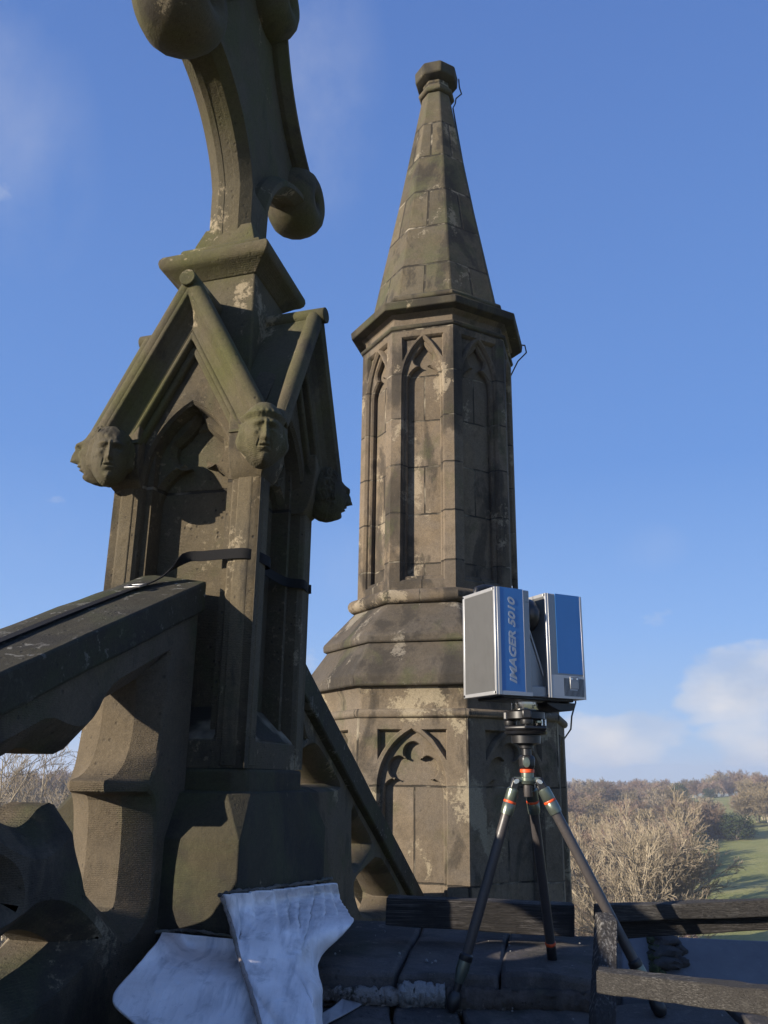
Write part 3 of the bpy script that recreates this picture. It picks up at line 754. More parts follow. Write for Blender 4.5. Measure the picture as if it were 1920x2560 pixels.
finish(bm, 'buckle', plain('buckle_steel', (.30, .30, .30), .4, .8), strap, bevel=.0015)

# ------------------------------------------------------------------ lead flashing at the foot of the pinnacle
def lead_mat(name, k=1.):
    m, nt, bs = new_mat(name); g = G(nt); P = g.pos()
    PV = g.pos(scale=(1.3, .22, .16))
    st = g.noise(PV, 22, 6, .6, .2); cl = g.noise(P, 7, 8, .6, .6); fi = g.noise(P, 45, 8, .7)
    c = g.mix(g.ramp(cl, [(.3, 0), (.7, 1)]), (.70, .65, .63), (.90, .85, .83))
    c = g.mix(g.ramp(st, [(.50, 0), (.70, .65)]), c, (.27, .28, .31)); c = g.mix(g.ramp(g.noise(PV, 7, 5, .6, .5), [(.50, 0), (.72, .5)]), c, (.42, .41, .42)); c = g.mix(g.ramp(g.noise(P, 12, 9, .7, .3), [(.56, 0), (.66, .5)]), c, (.34, .33, .33))
    c = g.mix(g.ramp(fi, [(.60, 0), (.74, .45)]), c, (.30, .30, .34))
    c = g.mix(g.ramp(g.noise(P, 16, 5, .6), [(.58, 0), (.74, .55)]), c, (.72, .74, .80))
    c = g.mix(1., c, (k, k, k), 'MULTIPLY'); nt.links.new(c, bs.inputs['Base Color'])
    bs.inputs['Metallic'].default_value = .0; g.put(bs.inputs['Roughness'], g.math('ADD', g.math('MULTIPLY', fi, .3), .42))
    bs.inputs['Specular IOR Level'].default_value = .6
    nt.links.new(g.bump(fi, .35, .003, g.bump(g.math('ADD', cl, st), .5, .008)), bs.inputs['Normal'])
    return m
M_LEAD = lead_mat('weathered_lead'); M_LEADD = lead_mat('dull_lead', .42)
def sheet(name, mat, parent, rows, sub=10, wave=None, thick=.006, seed=0):
    """rows: list of rows of 3D points; Catmull-Rom surface through them"""
    def cr(P, t):
        n = len(P)-1; i = min(int(t*n), n-1); f = t*n-i
        p0, p1, p2, p3 = P[max(i-1, 0)], P[i], P[i+1], P[min(i+2, n)]
        return .5*((2*p1)+(p2-p0)*f+(2*p0-5*p1+4*p2-p3)*f*f+(3*p1-p0-3*p2+p3)*f**3)
    nu = (len(rows)-1)*sub; nv = (len(rows[0])-1)*sub
    bm = bmesh.new(); g = []
    for i in range(nu+1):
        r = []
        for j in range(nv+1):
            p = cr([cr(R_, j/nv) for R_ in rows], i/nu)
            if wave: p = p + wave(i/nu, j/nv, p)
            r.append(bm.verts.new(p))
        g.append(r)
    for i in range(nu):
        for j in range(nv): bm.faces.new((g[i][j], g[i+1][j], g[i+1][j+1], g[i][j+1]))
    o = finish(bm, name, mat, parent, smooth=180)
    m = o.modifiers.new('solid', 'SOLIDIFY'); m.thickness = thick; m.offset = 0
    return o
lead = thing('lead_flashing', 'pale bluish folded lead flashing around the foot of the pinnacle', 'flashing', W(-.2, -.3, -.6))
def L_(x, y, Y): return atY(x*1.15732, y*1.15732, Y)
def B_L(x, y, off=.012):     # on the camera-side face of the base block
    return onplane(x*1.15732, y*1.15732, W(0, -.13-off, 0), NL)
def B_R(x, y, off=.012):
    return onplane(x*1.15732, y*1.15732, W(.058+off, 0, 0), NR)
rows = [
    [B_L(350, 2016, .02), B_L(400, 2019, .02), B_L(450, 2024, .02), B_L(512, 2030, .02)],
    [L_(335, 2040, 2.60), B_L(398, 2052, .06), B_L(455, 2060, .06), B_L(520, 2066, .06)],
    [L_(290, 2095, 2.50), L_(375, 2105, 2.50), L_(455, 2115, 2.49), L_(538, 2120, 2.47)],
    [L_(243, 2160, 2.40), L_(330, 2170, 2.38), L_(440, 2180, 2.36), L_(555, 2190, 2.34)],
    [L_(300, 2225, 2.27), L_(380, 2240, 2.25), L_(470, 2250, 2.23), L_(570, 2260, 2.22)],
    [L_(330, 2330, 2.10), L_(400, 2340, 2.10), L_(480, 2350, 2.08), L_(580, 2360, 2.06)]]
sheet('lead_sheet', M_LEAD, lead, rows, 12, lambda u, v, p: Vector((0, -1, .4))*(.006*mn.noise(p*9)+.003*mn.noise(p*30)))
def ribs(u, v, p):
    k = max(0, 1-u*1.9)
    return NR*(.032*k*abs(math.sin(v*27+1.6*mn.noise(Vector((v*4, u*2, 0)))+u*2))**2.2 + .006*mn.noise(p*11)+.0025*mn.noise(p*34)) + Vector((-.01, -.03, .01))*max(0, math.sin((v*2.1-u*1.6)*6))*.7*u
rows = [
    [B_R(478, 1932, .02), B_R(550, 1925), B_R(620, 1918), B_R(680, 1911), B_R(714, 1908)],
    [B_R(490, 1965, .03), B_R(560, 1955), B_R(630, 1945), B_R(688, 1935), B_R(722, 1940)],
    [L_(500, 2010, 2.66), L_(570, 2002, 2.70), L_(635, 1990, 2.80), L_(690, 1976, 2.95), L_(745, 1975, 3.1)],
    [L_(510, 2050, 2.55), L_(580, 2040, 2.58), L_(640, 2035, 2.64), L_(676, 2015, 2.72), L_(758, 1998, 2.85)],
    [L_(525, 2095, 2.47), L_(590, 2095, 2.48), L_(640, 2092, 2.51), L_(660, 2080, 2.60), L_(690, 2075, 2.72)],
    [L_(545, 2150, 2.36), L_(605, 2150, 2.36), L_(655, 2145, 2.38), L_(680, 2140, 2.44), L_(695, 2140, 2.6)],
    [L_(560, 2212, 2.25), L_(620, 2212, 2.25), L_(670, 2200, 2.27), L_(680, 2190, 2.34), L_(695, 2190, 2.5)],
    [L_(575, 2300, 2.12), L_(630, 2300, 2.11), L_(680, 2300, 2.12), L_(690, 2290, 2.2), L_(700, 2290, 2.4)]]
sheet('lead_sheet', M_LEAD, lead, rows, 12, ribs)
# mortar lip over the top edges and the standing seam between the sheets
def rope(name, mat, parent, pts, r, seed=0, jit=.5, n=8):
    pts, _ = spl(pts, [Z]*len(pts), 10); bm = bmesh.new()
    add_tube(bm, [p+Vector((mn.noise(p*40), mn.noise(p*40+Vector((9, 0, 0))), mn.noise(p*40+Vector((0, 9, 0)))))*r*jit for p in pts], [r*(1+jit*1.2*mn.noise(p*55+Vector((seed, 0, 0)))) for p in pts], n)
    return finish(bm, name, mat, parent, smooth=60)
rope('mortar_fillet', M_MORTD, lead, [B_L(338, 2014), B_L(400, 2010), B_L(455, 2016), B_L(516, 2025)], .005, 1, .8)
rope('mortar_fillet', M_MORTD, lead, [B_R(474, 1934, .02), B_R(510, 1926), B_R(560, 1921), B_R(620, 1913), B_R(680, 1905), B_R(716, 1898)], .006, 2, .8)
rope('standing_seam', M_SEAM, lead, [L_(478, 1935, 2.66), L_(500, 2000, 2.63), L_(512, 2050, 2.53), L_(530, 2110, 2.42), L_(552, 2180, 2.29), L_(570, 2250, 2.17)], .006, 3, .4)

# ------------------------------------------------------------------ the roof under it all
roof = thing('church_roof', 'dark stone-slabbed church roof with a capped ridge under the tripod and rails', 'roof', (0, 2.2, -1.2))
RZ_ = -.54                                  # top of the ridge capping
def slab(name, mat, pts, h, bevel=.012, sub=0, jit=0., parent=roof, seed=0):
    """block with the given top outline (3D points), h thick"""
    bm = bmesh.new()
    t = [bm.verts.new(p) for p in pts]; b = [bm.verts.new(p-Z*h) for p in pts]
    bm.faces.new(t); bm.faces.new(b[::-1]); n = len(t)
    for i in range(n): bm.faces.new((t[i], t[(i+1) % n], b[(i+1) % n], b[i]))
    if sub:
        bmesh.ops.recalc_face_normals(bm, faces=bm.faces)
        bmesh.ops.triangulate(bm, faces=[f for f in bm.faces if len(f.verts) > 4])
        bmesh.ops.subdivide_edges(bm, edges=bm.edges, cuts=sub, use_grid_fill=True)
        for v in bm.verts:
            v.co += Vector((mn.noise(v.co*9+Vector((seed, 0, 0))), mn.noise(v.co*9+Vector((0, seed, 3))), mn.noise(v.co*9+Vector((5, 0, seed)))))*jit
    return finish(bm, name, mat, parent, smooth=32, bevel=bevel)
c_ = lambda x, y, z=RZ_: atZ(x*1.15732, y*1.15732, z)
# ridge capping: rounded left end, then slabs running to the right
A0 = c_(668, 2092); A1 = c_(664, 2050); A2 = c_(676, 2012); A3 = c_(700, 1990); A4 = c_(735, 1984)
rb = c_(1290, 2022); rf = c_(1292, 2112)
mid = lambda p, q, t: p.lerp(q, t)
bk1, bk2, bk3 = mid(A4, rb, .34), mid(A4, rb, .68), rb
fr1, fr2, fr3 = mid(A0, rf, .30), mid(A0, rf, .66), rf
slab('capping_slab', M_ROOF, [A0, fr1, bk1, A4, A3, A2, A1], .075, .018, 3, .013, seed=1)
slab('capping_slab', M_ROOF, [fr1+Vector((.006, 0, -.004)), fr2, bk2, bk1+Vector((.006, 0, -.004))], .075, .016, 4, .013, seed=2)
slab('capping_slab', M_ROOF, [fr2+Vector((.006, 0, .003)), fr3, bk3, bk2+Vector((.006, 0, .003))], .075, .016, 4, .013, seed=3)
# bedding mortar under the capping, pale patch repaired near the tripod foot
dn = Vector((0, -.012, 0))
def face_strip(name, mat, x0, x1, ztop, zbot, push, seed):
    bm = bmesh.new(); n = 60; R1 = []
    for i in range(n+1):
        t = x0+(x1-x0)*i/n; p = mid(A0, rf, t); q = Vector((p.x, p.y, 0))
        row = []
        for k in range(9):
            s = k/8; z = ztop+(zbot-ztop)*s
            if k == 8: z += .022*mn.noise(Vector((t*22, seed, 0)))
            o_ = push*math.sin(math.pi*min(1, s*1.1+.12)) + .010*mn.noise(Vector((t*40, s*5, seed)))+.006*mn.noise(Vector((t*120, s*14, seed)))
            row.append(bm.verts.new(q + Vector((0, -o_, z))))
        R1.append(row)
    for i in range(n):
        for k in range(8): bm.faces.new((R1[i][k], R1[i][k+1], R1[i+1][k+1], R1[i+1][k]))
    o = finish(bm, name, mat, roof, smooth=60)
    m = o.modifiers.new('solid', 'SOLIDIFY'); m.thickness = .03; m.offset = -1 if False else 0
face_strip('bedding_mortar', M_MORT, .0, .31, -.590, -.628, .014, 3)
face_strip('mortar_patch', M_MORTP, .315, .475, -.572, -.632, .024, 8)
face_strip('bedding_mortar', M_MORT, .48, 1.0, -.580, -.640, .016, 12)
# roof slope below, laid in big slabs
fy = A0.y-.005; SL = .05
def rs(x, t):                                # point on the roof slope, t metres down the slope
    return Vector((x, fy - t, -.622 - SL*t + .012*(x-.3)))
xs = [-.20, .045, .235, .60, 1.0, 1.5]
rnd = random.Random(4)
for r in range(5):
    ta, tb = (0, .30) if r == 0 else (.30+.5*(r-1), .30+.5*r)
    off = (0, .13, -.05, .1, .0)[r]
    for i in range(len(xs)-1):
        x0, x1 = xs[i]+off, xs[i+1]+off
        dz = Z*rnd.uniform(-.006, .006); gp = .006
        slab('roof_slab', M_ROOF, [rs(x0+gp, tb-gp)+dz, rs(x1-gp, tb-gp)+dz, rs(x1-gp, ta+gp*.5)+dz, rs(x0+gp, ta+gp*.5)+dz], .05, .012, 4, .012, seed=r*7+i)
bm = bmesh.new()                            # solid under-roof
q = [(-1.2, -.05), (3.6, -.05), (3.6, 2.6), (-1.2, 2.6)]
vv = [bm.verts.new(Vector((x, fy-t, -.70-SL*t))) for x, t in q]; bm.faces.new(vv)
far = [(-1.2, 0.0, -.70), (3.6, 0., -.70), (3.6, 1.2, -.665), (-1.2, 1.2, -.665)]
vb = [bm.verts.new(Vector((x, fy+.05+t, z))) for x, t, z in far]; bm.faces.new(vb)
vd = [bm.verts.new(Vector((x, fy+1.25, z))) for x, z in ((-1.2, -.665), (3.6, -.665), (3.6, -15), (-1.2, -15))]; bm.faces.new(vd)
finish(bm, 'under_roof', M_ROOF, roof)
# lead lap peeking out at the foot of the first slab
def rh(x, y, up=.004):
    n = Vector((-.012, -SL, 1)).normalized(); return onplane(x*1.15732, y*1.15732, rs(.3, 0), n) + Z*up
sheet('lead_lap', M_LEADD, lead, [[rh(832, 2122), rh(828, 2140), rh(790, 2168), rh(720, 2208), rh(650, 2250)], [rh(775, 2136, .022), rh(762, 2150, .02), rh(740, 2172, .018), rh(690, 2206, .012), rh(640, 2240)]], 8, lambda u, v, p: Vector((0, 0, .003*mn.noise(p*14))), .004)
bm = bmesh.new(); rnd = random.Random(61)
for i in range(26):
    t = rnd.random(); u = rnd.random()
    p = (A0.lerp(rf, t)).lerp(A4.lerp(rb, t), u*.8+.05) if i % 3 else rs(rnd.uniform(-.1, 1.2), rnd.uniform(.02, .35))
    r_ = rnd.uniform(.0015, .0055); r = bmesh.ops.create_icosphere(bm, subdivisions=1, radius=r_)
    for v in r['verts']: v.co = p + Z*.004 + v.co*(1+.5*mn.noise(v.co*300+Vector((i, 0, 0))))
struct(finish(bm, 'mortar_crumbs', M_MORTP, roof, smooth=None), 'stuff')
# lead-grey flat beyond the rails
def leadroof_mat():
    m, nt, bs = new_mat('grey_lead_roof'); g = G(nt); P = g.pos()
    c = g.mix(g.ramp(g.noise(P, 6, 8, .65), [(.35, 0), (.65, 1)]), (.10, .10, .105), (.15, .15, .155))
    c = g.mix(g.ramp(g.noise(P, 50, 4, .6), [(.6, 0), (.75, .5)]), c, (.19, .195, .20))
    nt.links.new(c, bs.inputs['Base Color']); bs.inputs['Roughness'].default_value = .7
    nt.links.new(g.bump(g.noise(P, 30, 6), .3, .004), bs.inputs['Normal']); return m
M_LROOF = leadroof_mat()
lp = [c_(1340, 2150, -.64), c_(1760, 2165, -.64), c_(1760, 2034, -.50), c_(1340, 2016, -.50)]
bm = bmesh.new(); vv = [bm.verts.new(p) for p in lp]; vd = [bm.verts.new(p-Z*.35) for p in lp]
bm.faces.new(vv); bm.faces.new(vd[::-1])
for i in range(4): bm.faces.new((vv[i], vv[(i+1) % 4], vd[(i+1) % 4], vd[i]))
bmesh.ops.subdivide_edges(bm, edges=bm.edges, cuts=6, use_grid_fill=True)
finish(bm, 'lead_covering', M_LROOF, roof, bevel=.01)
M_MOSS = plain('moss', (.035, .042, .012), .95, var=.5, scale=60, bump=1., bscale=150)
def lump(bm, p, s, seed):
    r = bmesh.ops.create_icosphere(bm, subdivisions=3, radius=1)
    for v in r['verts']:
        d = v.co.copy(); v.co = p + Vector((d.x*s[0], d.y*s[1], d.z*s[2]))*(1+.35*mn.noise(d*2.2+Vector((seed, 0, 0))))
bm = bmesh.new(); rnd = random.Random(9)
for i in range(26):
    t = i/25; p = lp[3].lerp(lp[0], t)+Vector((.115+rnd.uniform(-.01, .02), 0, .012))
    lump(bm, p, (.016, .03, .011+.008*rnd.random()), i)
struct(finish(bm, 'moss', M_MOSS, roof, smooth=60), 'stuff')
bm = bmesh.new()
for i, (x, y) in enumerate(((1435, 2035), (1437, 2060), (1440, 2085), (1470, 2060), (1475, 2085), (1460, 2075))):
    p = onplane(x*1.15732, y*1.15732, lp[0], (lp[1]-lp[0]).cross(lp[3]-lp[0]).normalized())
    lump(bm, p+Z*.006, (.055 if i < 3 else .022, .05 if i < 3 else .02, .02), i+40)
finish(bm, 'mortar_roll', M_ROOF, roof, smooth=60)

# ------------------------------------------------------------------ weathered timber rails
def wood_mat(name, base, pale, seed, pa=.4):
    m, nt, bs = new_mat(name); g = G(nt)
    P = g.pos(scale=(3.5, 60, 150), loc=(seed, 0, 0)); Q = g.pos(loc=(seed, 2, 1))
    gr = g.noise(P, 3.2, 8, .68, .5); ln = g.noise(g.pos(scale=(2.6, 60, 260), loc=(seed, 1, 0)), 2.2, 5, .6)
    c = g.mix(g.ramp(gr, [(.3, 0), (.7, 1)]), tuple(x*.5 for x in base), base)
    c = g.mix(g.ramp(g.math('MULTIPLY', g.ramp(ln, [(.50, 0), (.64, 1)]), g.ramp(g.noise(Q, 7, 5, .6), [(.5-.2*pa, 0), (.75-.2*pa, 1)])), [(0, 0), (1, .9)]), c, pale)
    c = g.mix(g.ramp(gr, [(.30, .9), (.38, 0)]), c, (.006, .006, .006))
    nt.links.new(c, bs.inputs['Base Color']); bs.inputs['Roughness'].default_value = .85; bs.inputs['Specular IOR Level'].default_value = .3
    nt.links.new(g.bump(ln, .8, .006, g.bump(gr, .9, .010)), bs.inputs['Normal']); return m
M_W1 = wood_mat('blackened_timber', (.040, .036, .032), (.21, .19, .175), 1., .45)
M_W2 = wood_mat('grey_timber', (.062, .057, .051), (.20, .19, .17), 5., .55)
def wood_v(name, seed):
    m = wood_mat(name, (.055, .050, .046), (.26, .25, .23), seed, .55)
    for n in m.node_tree.nodes:
        if n.bl_idname == 'ShaderNodeMapping':
            s = n.inputs['Scale'].default_value
            if s[0] != s[2]: n.inputs['Scale'].default_value = (s[1]*1.2, s[1], s[0])
    return m
M_W3 = wood_v('grey_post_timber', 9.)
def beam(bm, q, back, cuts=9, jit=.004, seed=0):
    """q: front face corners bottom-left, bottom-right, top-right, top-left; back: depth vector"""
    v = [bm.verts.new(p) for p in q] + [bm.verts.new(p+back) for p in q]
    fs = [(0, 1, 2, 3), (7, 6, 5, 4), (0, 4, 5, 1), (1, 5, 6, 2), (2, 6, 7, 3), (3, 7, 4, 0)]
    F_ = [bm.faces.new([v[i] for i in f]) for f in fs]
    bmesh.ops.recalc_face_normals(bm, faces=F_)
    lon = [e for e in bm.edges if e.calc_length() > .3]
    r = bmesh.ops.subdivide_edges(bm, edges=lon, cuts=cuts*3)
    bmesh.ops.subdivide_edges(bm, edges=[e for e in bm.edges if e.calc_length() > .03], cuts=2, use_grid_fill=True)
    for w_ in bm.verts:
        p = w_.co; w_.co = p + Vector((0, mn.noise(Vector((p.x*4, p.y*40, p.z*60+seed))), mn.noise(Vector((p.x*5+seed, p.y*30, p.z*30)))))*jit
at = lambda x, y, Y: atY(x, y, Y)
bm = bmesh.new()
yb = 3.2
beam(bm, [at(963, 2314, yb), at(1437, 2344, yb), at(1437, 2264, yb), at(966, 2243, yb)], Vector((.01, .085, 0)), seed=2)
tag(finish(bm, 'timber_beam', M_W1, None, smooth=40, bevel=.004), 'short blackened timber beam lying on the ridge capping behind the tripod', 'beam')
fence = thing('timber_railing', 'weathered grey timber railing with two rails and a post, at lower right', 'railing', at(1520, 2560, 2.5))
bm = bmesh.new(); beam(bm, [at(1493, 2306, 2.86), at(2010, 2290, 2.80), at(2010, 2247, 2.80), at(1493, 2264, 2.86)], Vector((0, .05, 0)), seed=5); finish(bm, 'top_rail', M_W2, fence, smooth=40, bevel=.004)
bm = bmesh.new(); beam(bm, [at(1503, 2352, 2.90), at(2010, 2322, 2.84), at(2010, 2286, 2.84), at(1500, 2302, 2.90)], Vector((0, .05, 0)), seed=6); finish(bm, 'lower_board', M_W1, fence, smooth=40, bevel=.004)
bm = bmesh.new(); beam(bm, [at(1491, 2483, 2.26), at(2010, 2556, 1.88), at(2010, 2486, 1.88), at(1491, 2428, 2.26)], Vector((.02, .06, 0)), seed=8); finish(bm, 'middle_rail', M_W2, fence, smooth=40, bevel=.004)
bm = bmesh.new()
q = [at(1484, 2640, 2.33), at(1541, 2640, 2.33), at(1546, 2300, 2.60), at(1502, 2300, 2.60)]
beam(bm, q, Vector((0, .07, .01)), seed=11); finish(bm, 'post', M_W3, fence, smooth=40, bevel=.004)

# ------------------------------------------------------------------ laser scanner
S0 = atY(1240.5, 1465, 2.577); S0.z = 0
SW, SG = azv(64), azv(-26)
SN = -SG                                                # front faces look along -SG
def sp(w, g, z): return S0 + SW*w + SG*g + Z*z
ZB, ZT = .236, .560
M_ALU = plain('brushed_aluminium', (.24, .245, .25), .38, .5, .04, 40)
M_FIN = plain('grille_fins', (.20, .20, .195), .45, .35, .03, 30)
M_ALUL = plain('anodised_edge', (.36, .365, .37), .35, .4, .03, 40)
M_BLUE = plain('blue_panel', (.040, .165, .42), .40, 0, .04, 12)
M_BLK = plain('black_plastic', (.011, .011, .012), .38, 0, .2, 30)
M_DARK = plain('dark_void', (.006, .006, .006), .7, 0, .1, 30)
M_TXT = plain('grey_lettering', (.33, .37, .42), .5, 0, .02, 30)
M_STEEL = plain('polished_steel', (.62, .61, .58), .22, .9, .05, 60)
M_GREEN = plain('olive_anodised', (.16, .185, .15), .32, .75, .06, 40)
M_ORNG = plain('orange_ring', (.62, .075, .015), .45, 0, .05, 40)
M_CARB = plain('carbon_tube', (.048, .042, .040), .40, 0, .18, 160, .15, 500)
scn = thing('laser_scanner', 'blue and silver laser scanner with ribbed housings, mounted on the tripod', 'laser scanner', sp(.16, .09, ZB))
SFR = frame3(SW, SG, Z)
def sbox(bm, w0, w1, g0, g1, z0, z1): return add_box(bm, sp((w0+w1)/2, (g0+g1)/2, (z0+z1)/2), (abs(w1-w0), abs(g1-g0), abs(z1-z0)), SFR)
def housing(w0, w1, grille_w, right):
    bm = bmesh.new(); sbox(bm, w0, w1, 0, .185, ZB, ZT)
    h = finish(bm, 'housing', M_ALU, scn, bevel=.004, seg=3)
    # ribbed cooling grille on the face that looks left: dark ground, frame and fins
    x = w0
    bm = bmesh.new(); sbox(bm, x-.0035, x+.001, .010, .176, ZB+.010, ZT-.010); finish(bm, 'grille_ground', M_DARK, h)
    bm = bmesh.new(); n = 36
    for i in range(n):
        g = .012+(.174-.012)*(i+.5)/n
        sbox(bm, x-.0078, x-.003, g-.0012, g+.0012, ZB+.011, ZT-.011)
    finish(bm, 'grille', M_FIN, h)
    bm = bmesh.new()
    for g0, g1, z0, z1 in ((0, .0105, ZB, ZT), (.1755, .186, ZB, ZT), (.0105, .1755, ZB, ZB+.0115), (.0105, .1755, ZT-.0115, ZT)):
        sbox(bm, x-.0082, x+.001, g0, g1, z0, z1)
    finish(bm, 'grille_frame', M_ALUL, h, bevel=.002)
    for g in (.0058, .180):
        for z in (ZB+.0062, ZT-.0062):
            bm = bmesh.new(); add_lathe(bm, [(.0036, 0), (.0036, .0012)], 14, Matrix.Translation(sp(x-.0082, g, z)) @ frame3(SG, Z, -SW).to_4x4())
            finish(bm, 'screw', M_BLK, h)
    return h
hl = housing(.0, .121, 0, False)
bm = bmesh.new(); sbox(bm, .011, .0955, -.0014, .002, ZB+.012, ZT+.0006); finish(bm, 'blue_panel', M_BLUE, hl)
bm = bmesh.new(); sbox(bm, .0955, .0975, -.0018, .002, ZB+.012, ZT); sbox(bm, .0, .011, -.0022, .002, ZB, ZT); sbox(bm, .011, .121, -.0020, .002, ZB, ZB+.012); finish(bm, 'edge_trim', M_ALUL, hl, bevel=.0008)
bm = bmesh.new(); sbox(bm, .106, .115, -.0008, .001, .522, .5232); finish(bm, 'height_mark', M_BLK, hl)
def text(name, body, mat, parent, O, ex, ey, height, shear=0., bold=0.):
    cu = bpy.data.curves.new(name, 'FONT'); cu.body = body; cu.size = height/.73; cu.shear = shear; cu.offset = bold
    cu.align_x = 'CENTER'; cu.align_y = 'CENTER'; cu.extrude = .0003; cu.resolution_u = 4
    tmp = bpy.data.objects.new('tmp', cu); COL.objects.link(tmp)
    dg = bpy.context.evaluated_depsgraph_get(); me = bpy.data.meshes.new_from_object(tmp.evaluated_get(dg))
    bpy.data.objects.remove(tmp); bpy.data.curves.remove(cu)
    xs_ = [v.co.x for v in me.vertices]; ys_ = [v.co.y for v in me.vertices]
    cx, cy = (min(xs_)+max(xs_))/2, (min(ys_)+max(ys_))/2
    ez = ex.cross(ey)
    for v in me.vertices: v.co = O + ex*(v.co.x-cx) + ey*(v.co.y-cy) + ez*v.co.z
    me.name = name
    o = link(name, me, mat, parent); return o, max(xs_)-min(xs_)
lt, wid = text('lettering', 'IMAGER 5010', M_TXT, hl, Vector((0, 0, 0)), Vector((1, 0, 0)), Vector((0, 1, 0)), .0240, .28, .0011)
kx = .262/wid                                           # fitted to the length of the panel
for v in lt.data.vertices:
    x, y, z = v.co; v.co = sp(.0525, -.0018, .402) + Z*(x*kx) - SW*y + SN*z
hr = housing(.190, .322, 0, True)
bm = bmesh.new(); sbox(bm, .219, .3145, -.0014, .002, .312, ZT+.0006); finish(bm, 'blue_panel', M_BLUE, hr)
bm = bmesh.new(); sbox(bm, .190, .192, -.002, .002, ZB, ZT); sbox(bm, .3145, .322, -.002, .002, ZB, ZT); sbox(bm, .1925, .322, -.0016, .002, ZB, .306); finish(bm, 'edge_trim', M_ALUL, hr, bevel=.0008)
bm = bmesh.new()
for i in range(17):
    w = .2405+i*.0047
    z1 = .298 if (w < .262 or w > .292) else .262
    sbox(bm, w-.0013, w+.0013, -.0019, .001, .244, z1)
finish(bm, 'vent_slots', M_DARK, hr)
bm = bmesh.new(); sbox(bm, .2615, .2935, -.0035, .001, .266, .304); finish(bm, 'cover_plate', M_ALU, hr, bevel=.0015)
for w in (.267, .288):
    bm = bmesh.new(); add_lathe(bm, [(.0030, 0), (.0030, .0012)], 14, Matrix.Translation(sp(w, -.0035, .297)) @ frame3(SW, Z, SN).to_4x4())
    finish(bm, 'screw', M_STEEL, hr)
# yoke, gusset, mirror drum and carrying handle
bm = bmesh.new(); sbox(bm, .119, .192, .012, .178, ZB+.001, ZB+.034)
q = [(.119, ZB+.03), (.191, ZB+.03), (.191, ZB+.045), (.133, .445), (.119, .455)]
a = [bm.verts.new(sp(w, .03, z)) for w, z in q]; b = [bm.verts.new(sp(w, .16, z)) for w, z in q]
bm.faces.new(a[::-1]); bm.faces.new(b)
for i in range(5): bm.faces.new((a[i], a[(i+1) % 5], b[(i+1) % 5], b[i]))
finish(bm, 'yoke', M_ALU, scn, bevel=.003)
bm = bmesh.new(); add_tube(bm, [sp(.135, .028, .445), sp(.190, .028, ZB+.055), sp(.191, .028, ZB+.004)], .0032, 8); finish(bm, 'gusset_edge', M_ALUL, scn)
bm = bmesh.new(); add_lathe(bm, [(.0, 0), (.050, 0), (.054, .006), (.054, .030), (.049, .040), (.030, .043), (0, .043)], 40, Matrix.Translation(sp(.120, .052, .490)) @ frame3(SG, Z, -SW).to_4x4() @ Matrix.Rotation(math.pi, 4, 'X'), caps=False)
finish(bm, 'mirror_drum', M_BLK, scn)
bm = bmesh.new()
add_tube(bm, [sp(.020, .15, ZT-.002), sp(.026, .15, ZT+.022), sp(.05, .15, ZT+.030), sp(.085, .15, ZT+.030), sp(.108, .15, ZT+.020), sp(.115, .15, ZT-.002)], .011, 10)
sbox(bm, .075, .118, .13, .17, ZT-.001, ZT+.026)
finish(bm, 'handle', M_BLK, scn, bevel=.003)
bm = bmesh.new(); add_tube(bm, [sp(.10, .06, ZT), sp(.10, .06, ZT+.024)], .0012, 6); finish(bm, 'antenna_pin', M_STEEL, scn)
AX = sp(.158, .094, 0)
def zz_(y): return atY(1120+775/3.6875, 1420+y/3.6875, AX.y).z
bm = bmesh.new(); sbox(bm, .03, .29, .02, .165, ZB-.008, ZB+.002)
q = [(.20, -.008), (.318, -.008), (.30, -.032), (.25, -.036), (.21, -.02)]
a = [bm.verts.new(sp(w, .04, ZB+z)) for w, z in q]; b = [bm.verts.new(sp(w, .15, ZB+z)) for w, z in q]
bm.faces.new(a); bm.faces.new(b[::-1])
for i in range(5): bm.faces.new((a[i], b[i], b[(i+1) % 5], a[(i+1) % 5]))
finish(bm, 'underside', M_BLK, scn, bevel=.003)
AM = Matrix.Translation(AX)
def lathe_z(name, mat, parent, prof, n=40, bevel=0):
    bm = bmesh.new(); add_lathe(bm, prof, n, AM); return finish(bm, name, mat, parent, smooth=35, bevel=bevel)
lathe_z('flange', M_ALU, scn, [(.052, zz_(1242)), (.060, zz_(1236)), (.063, zz_(1215)), (.050, zz_(1200)), (.046, ZB-.004)])
rg = lathe_z('index_ring', M_STEEL, scn, [(.0405, zz_(1318)), (.0415, zz_(1312)), (.0415, zz_(1240))])
text('index_lettering', '0°', M_BLK, rg, AX + SN*.0418*math.cos(.08) + SW*.0418*.08 + Z*zz_(1285), SW, Z, .0115)
bm = bmesh.new(); add_box(bm, AX+SN*.0417+SW*.002+Z*zz_(1250), (.0012, .0006, .006), frame3(SW, SG, Z)); finish(bm, 'index_mark', M_BLK, rg)
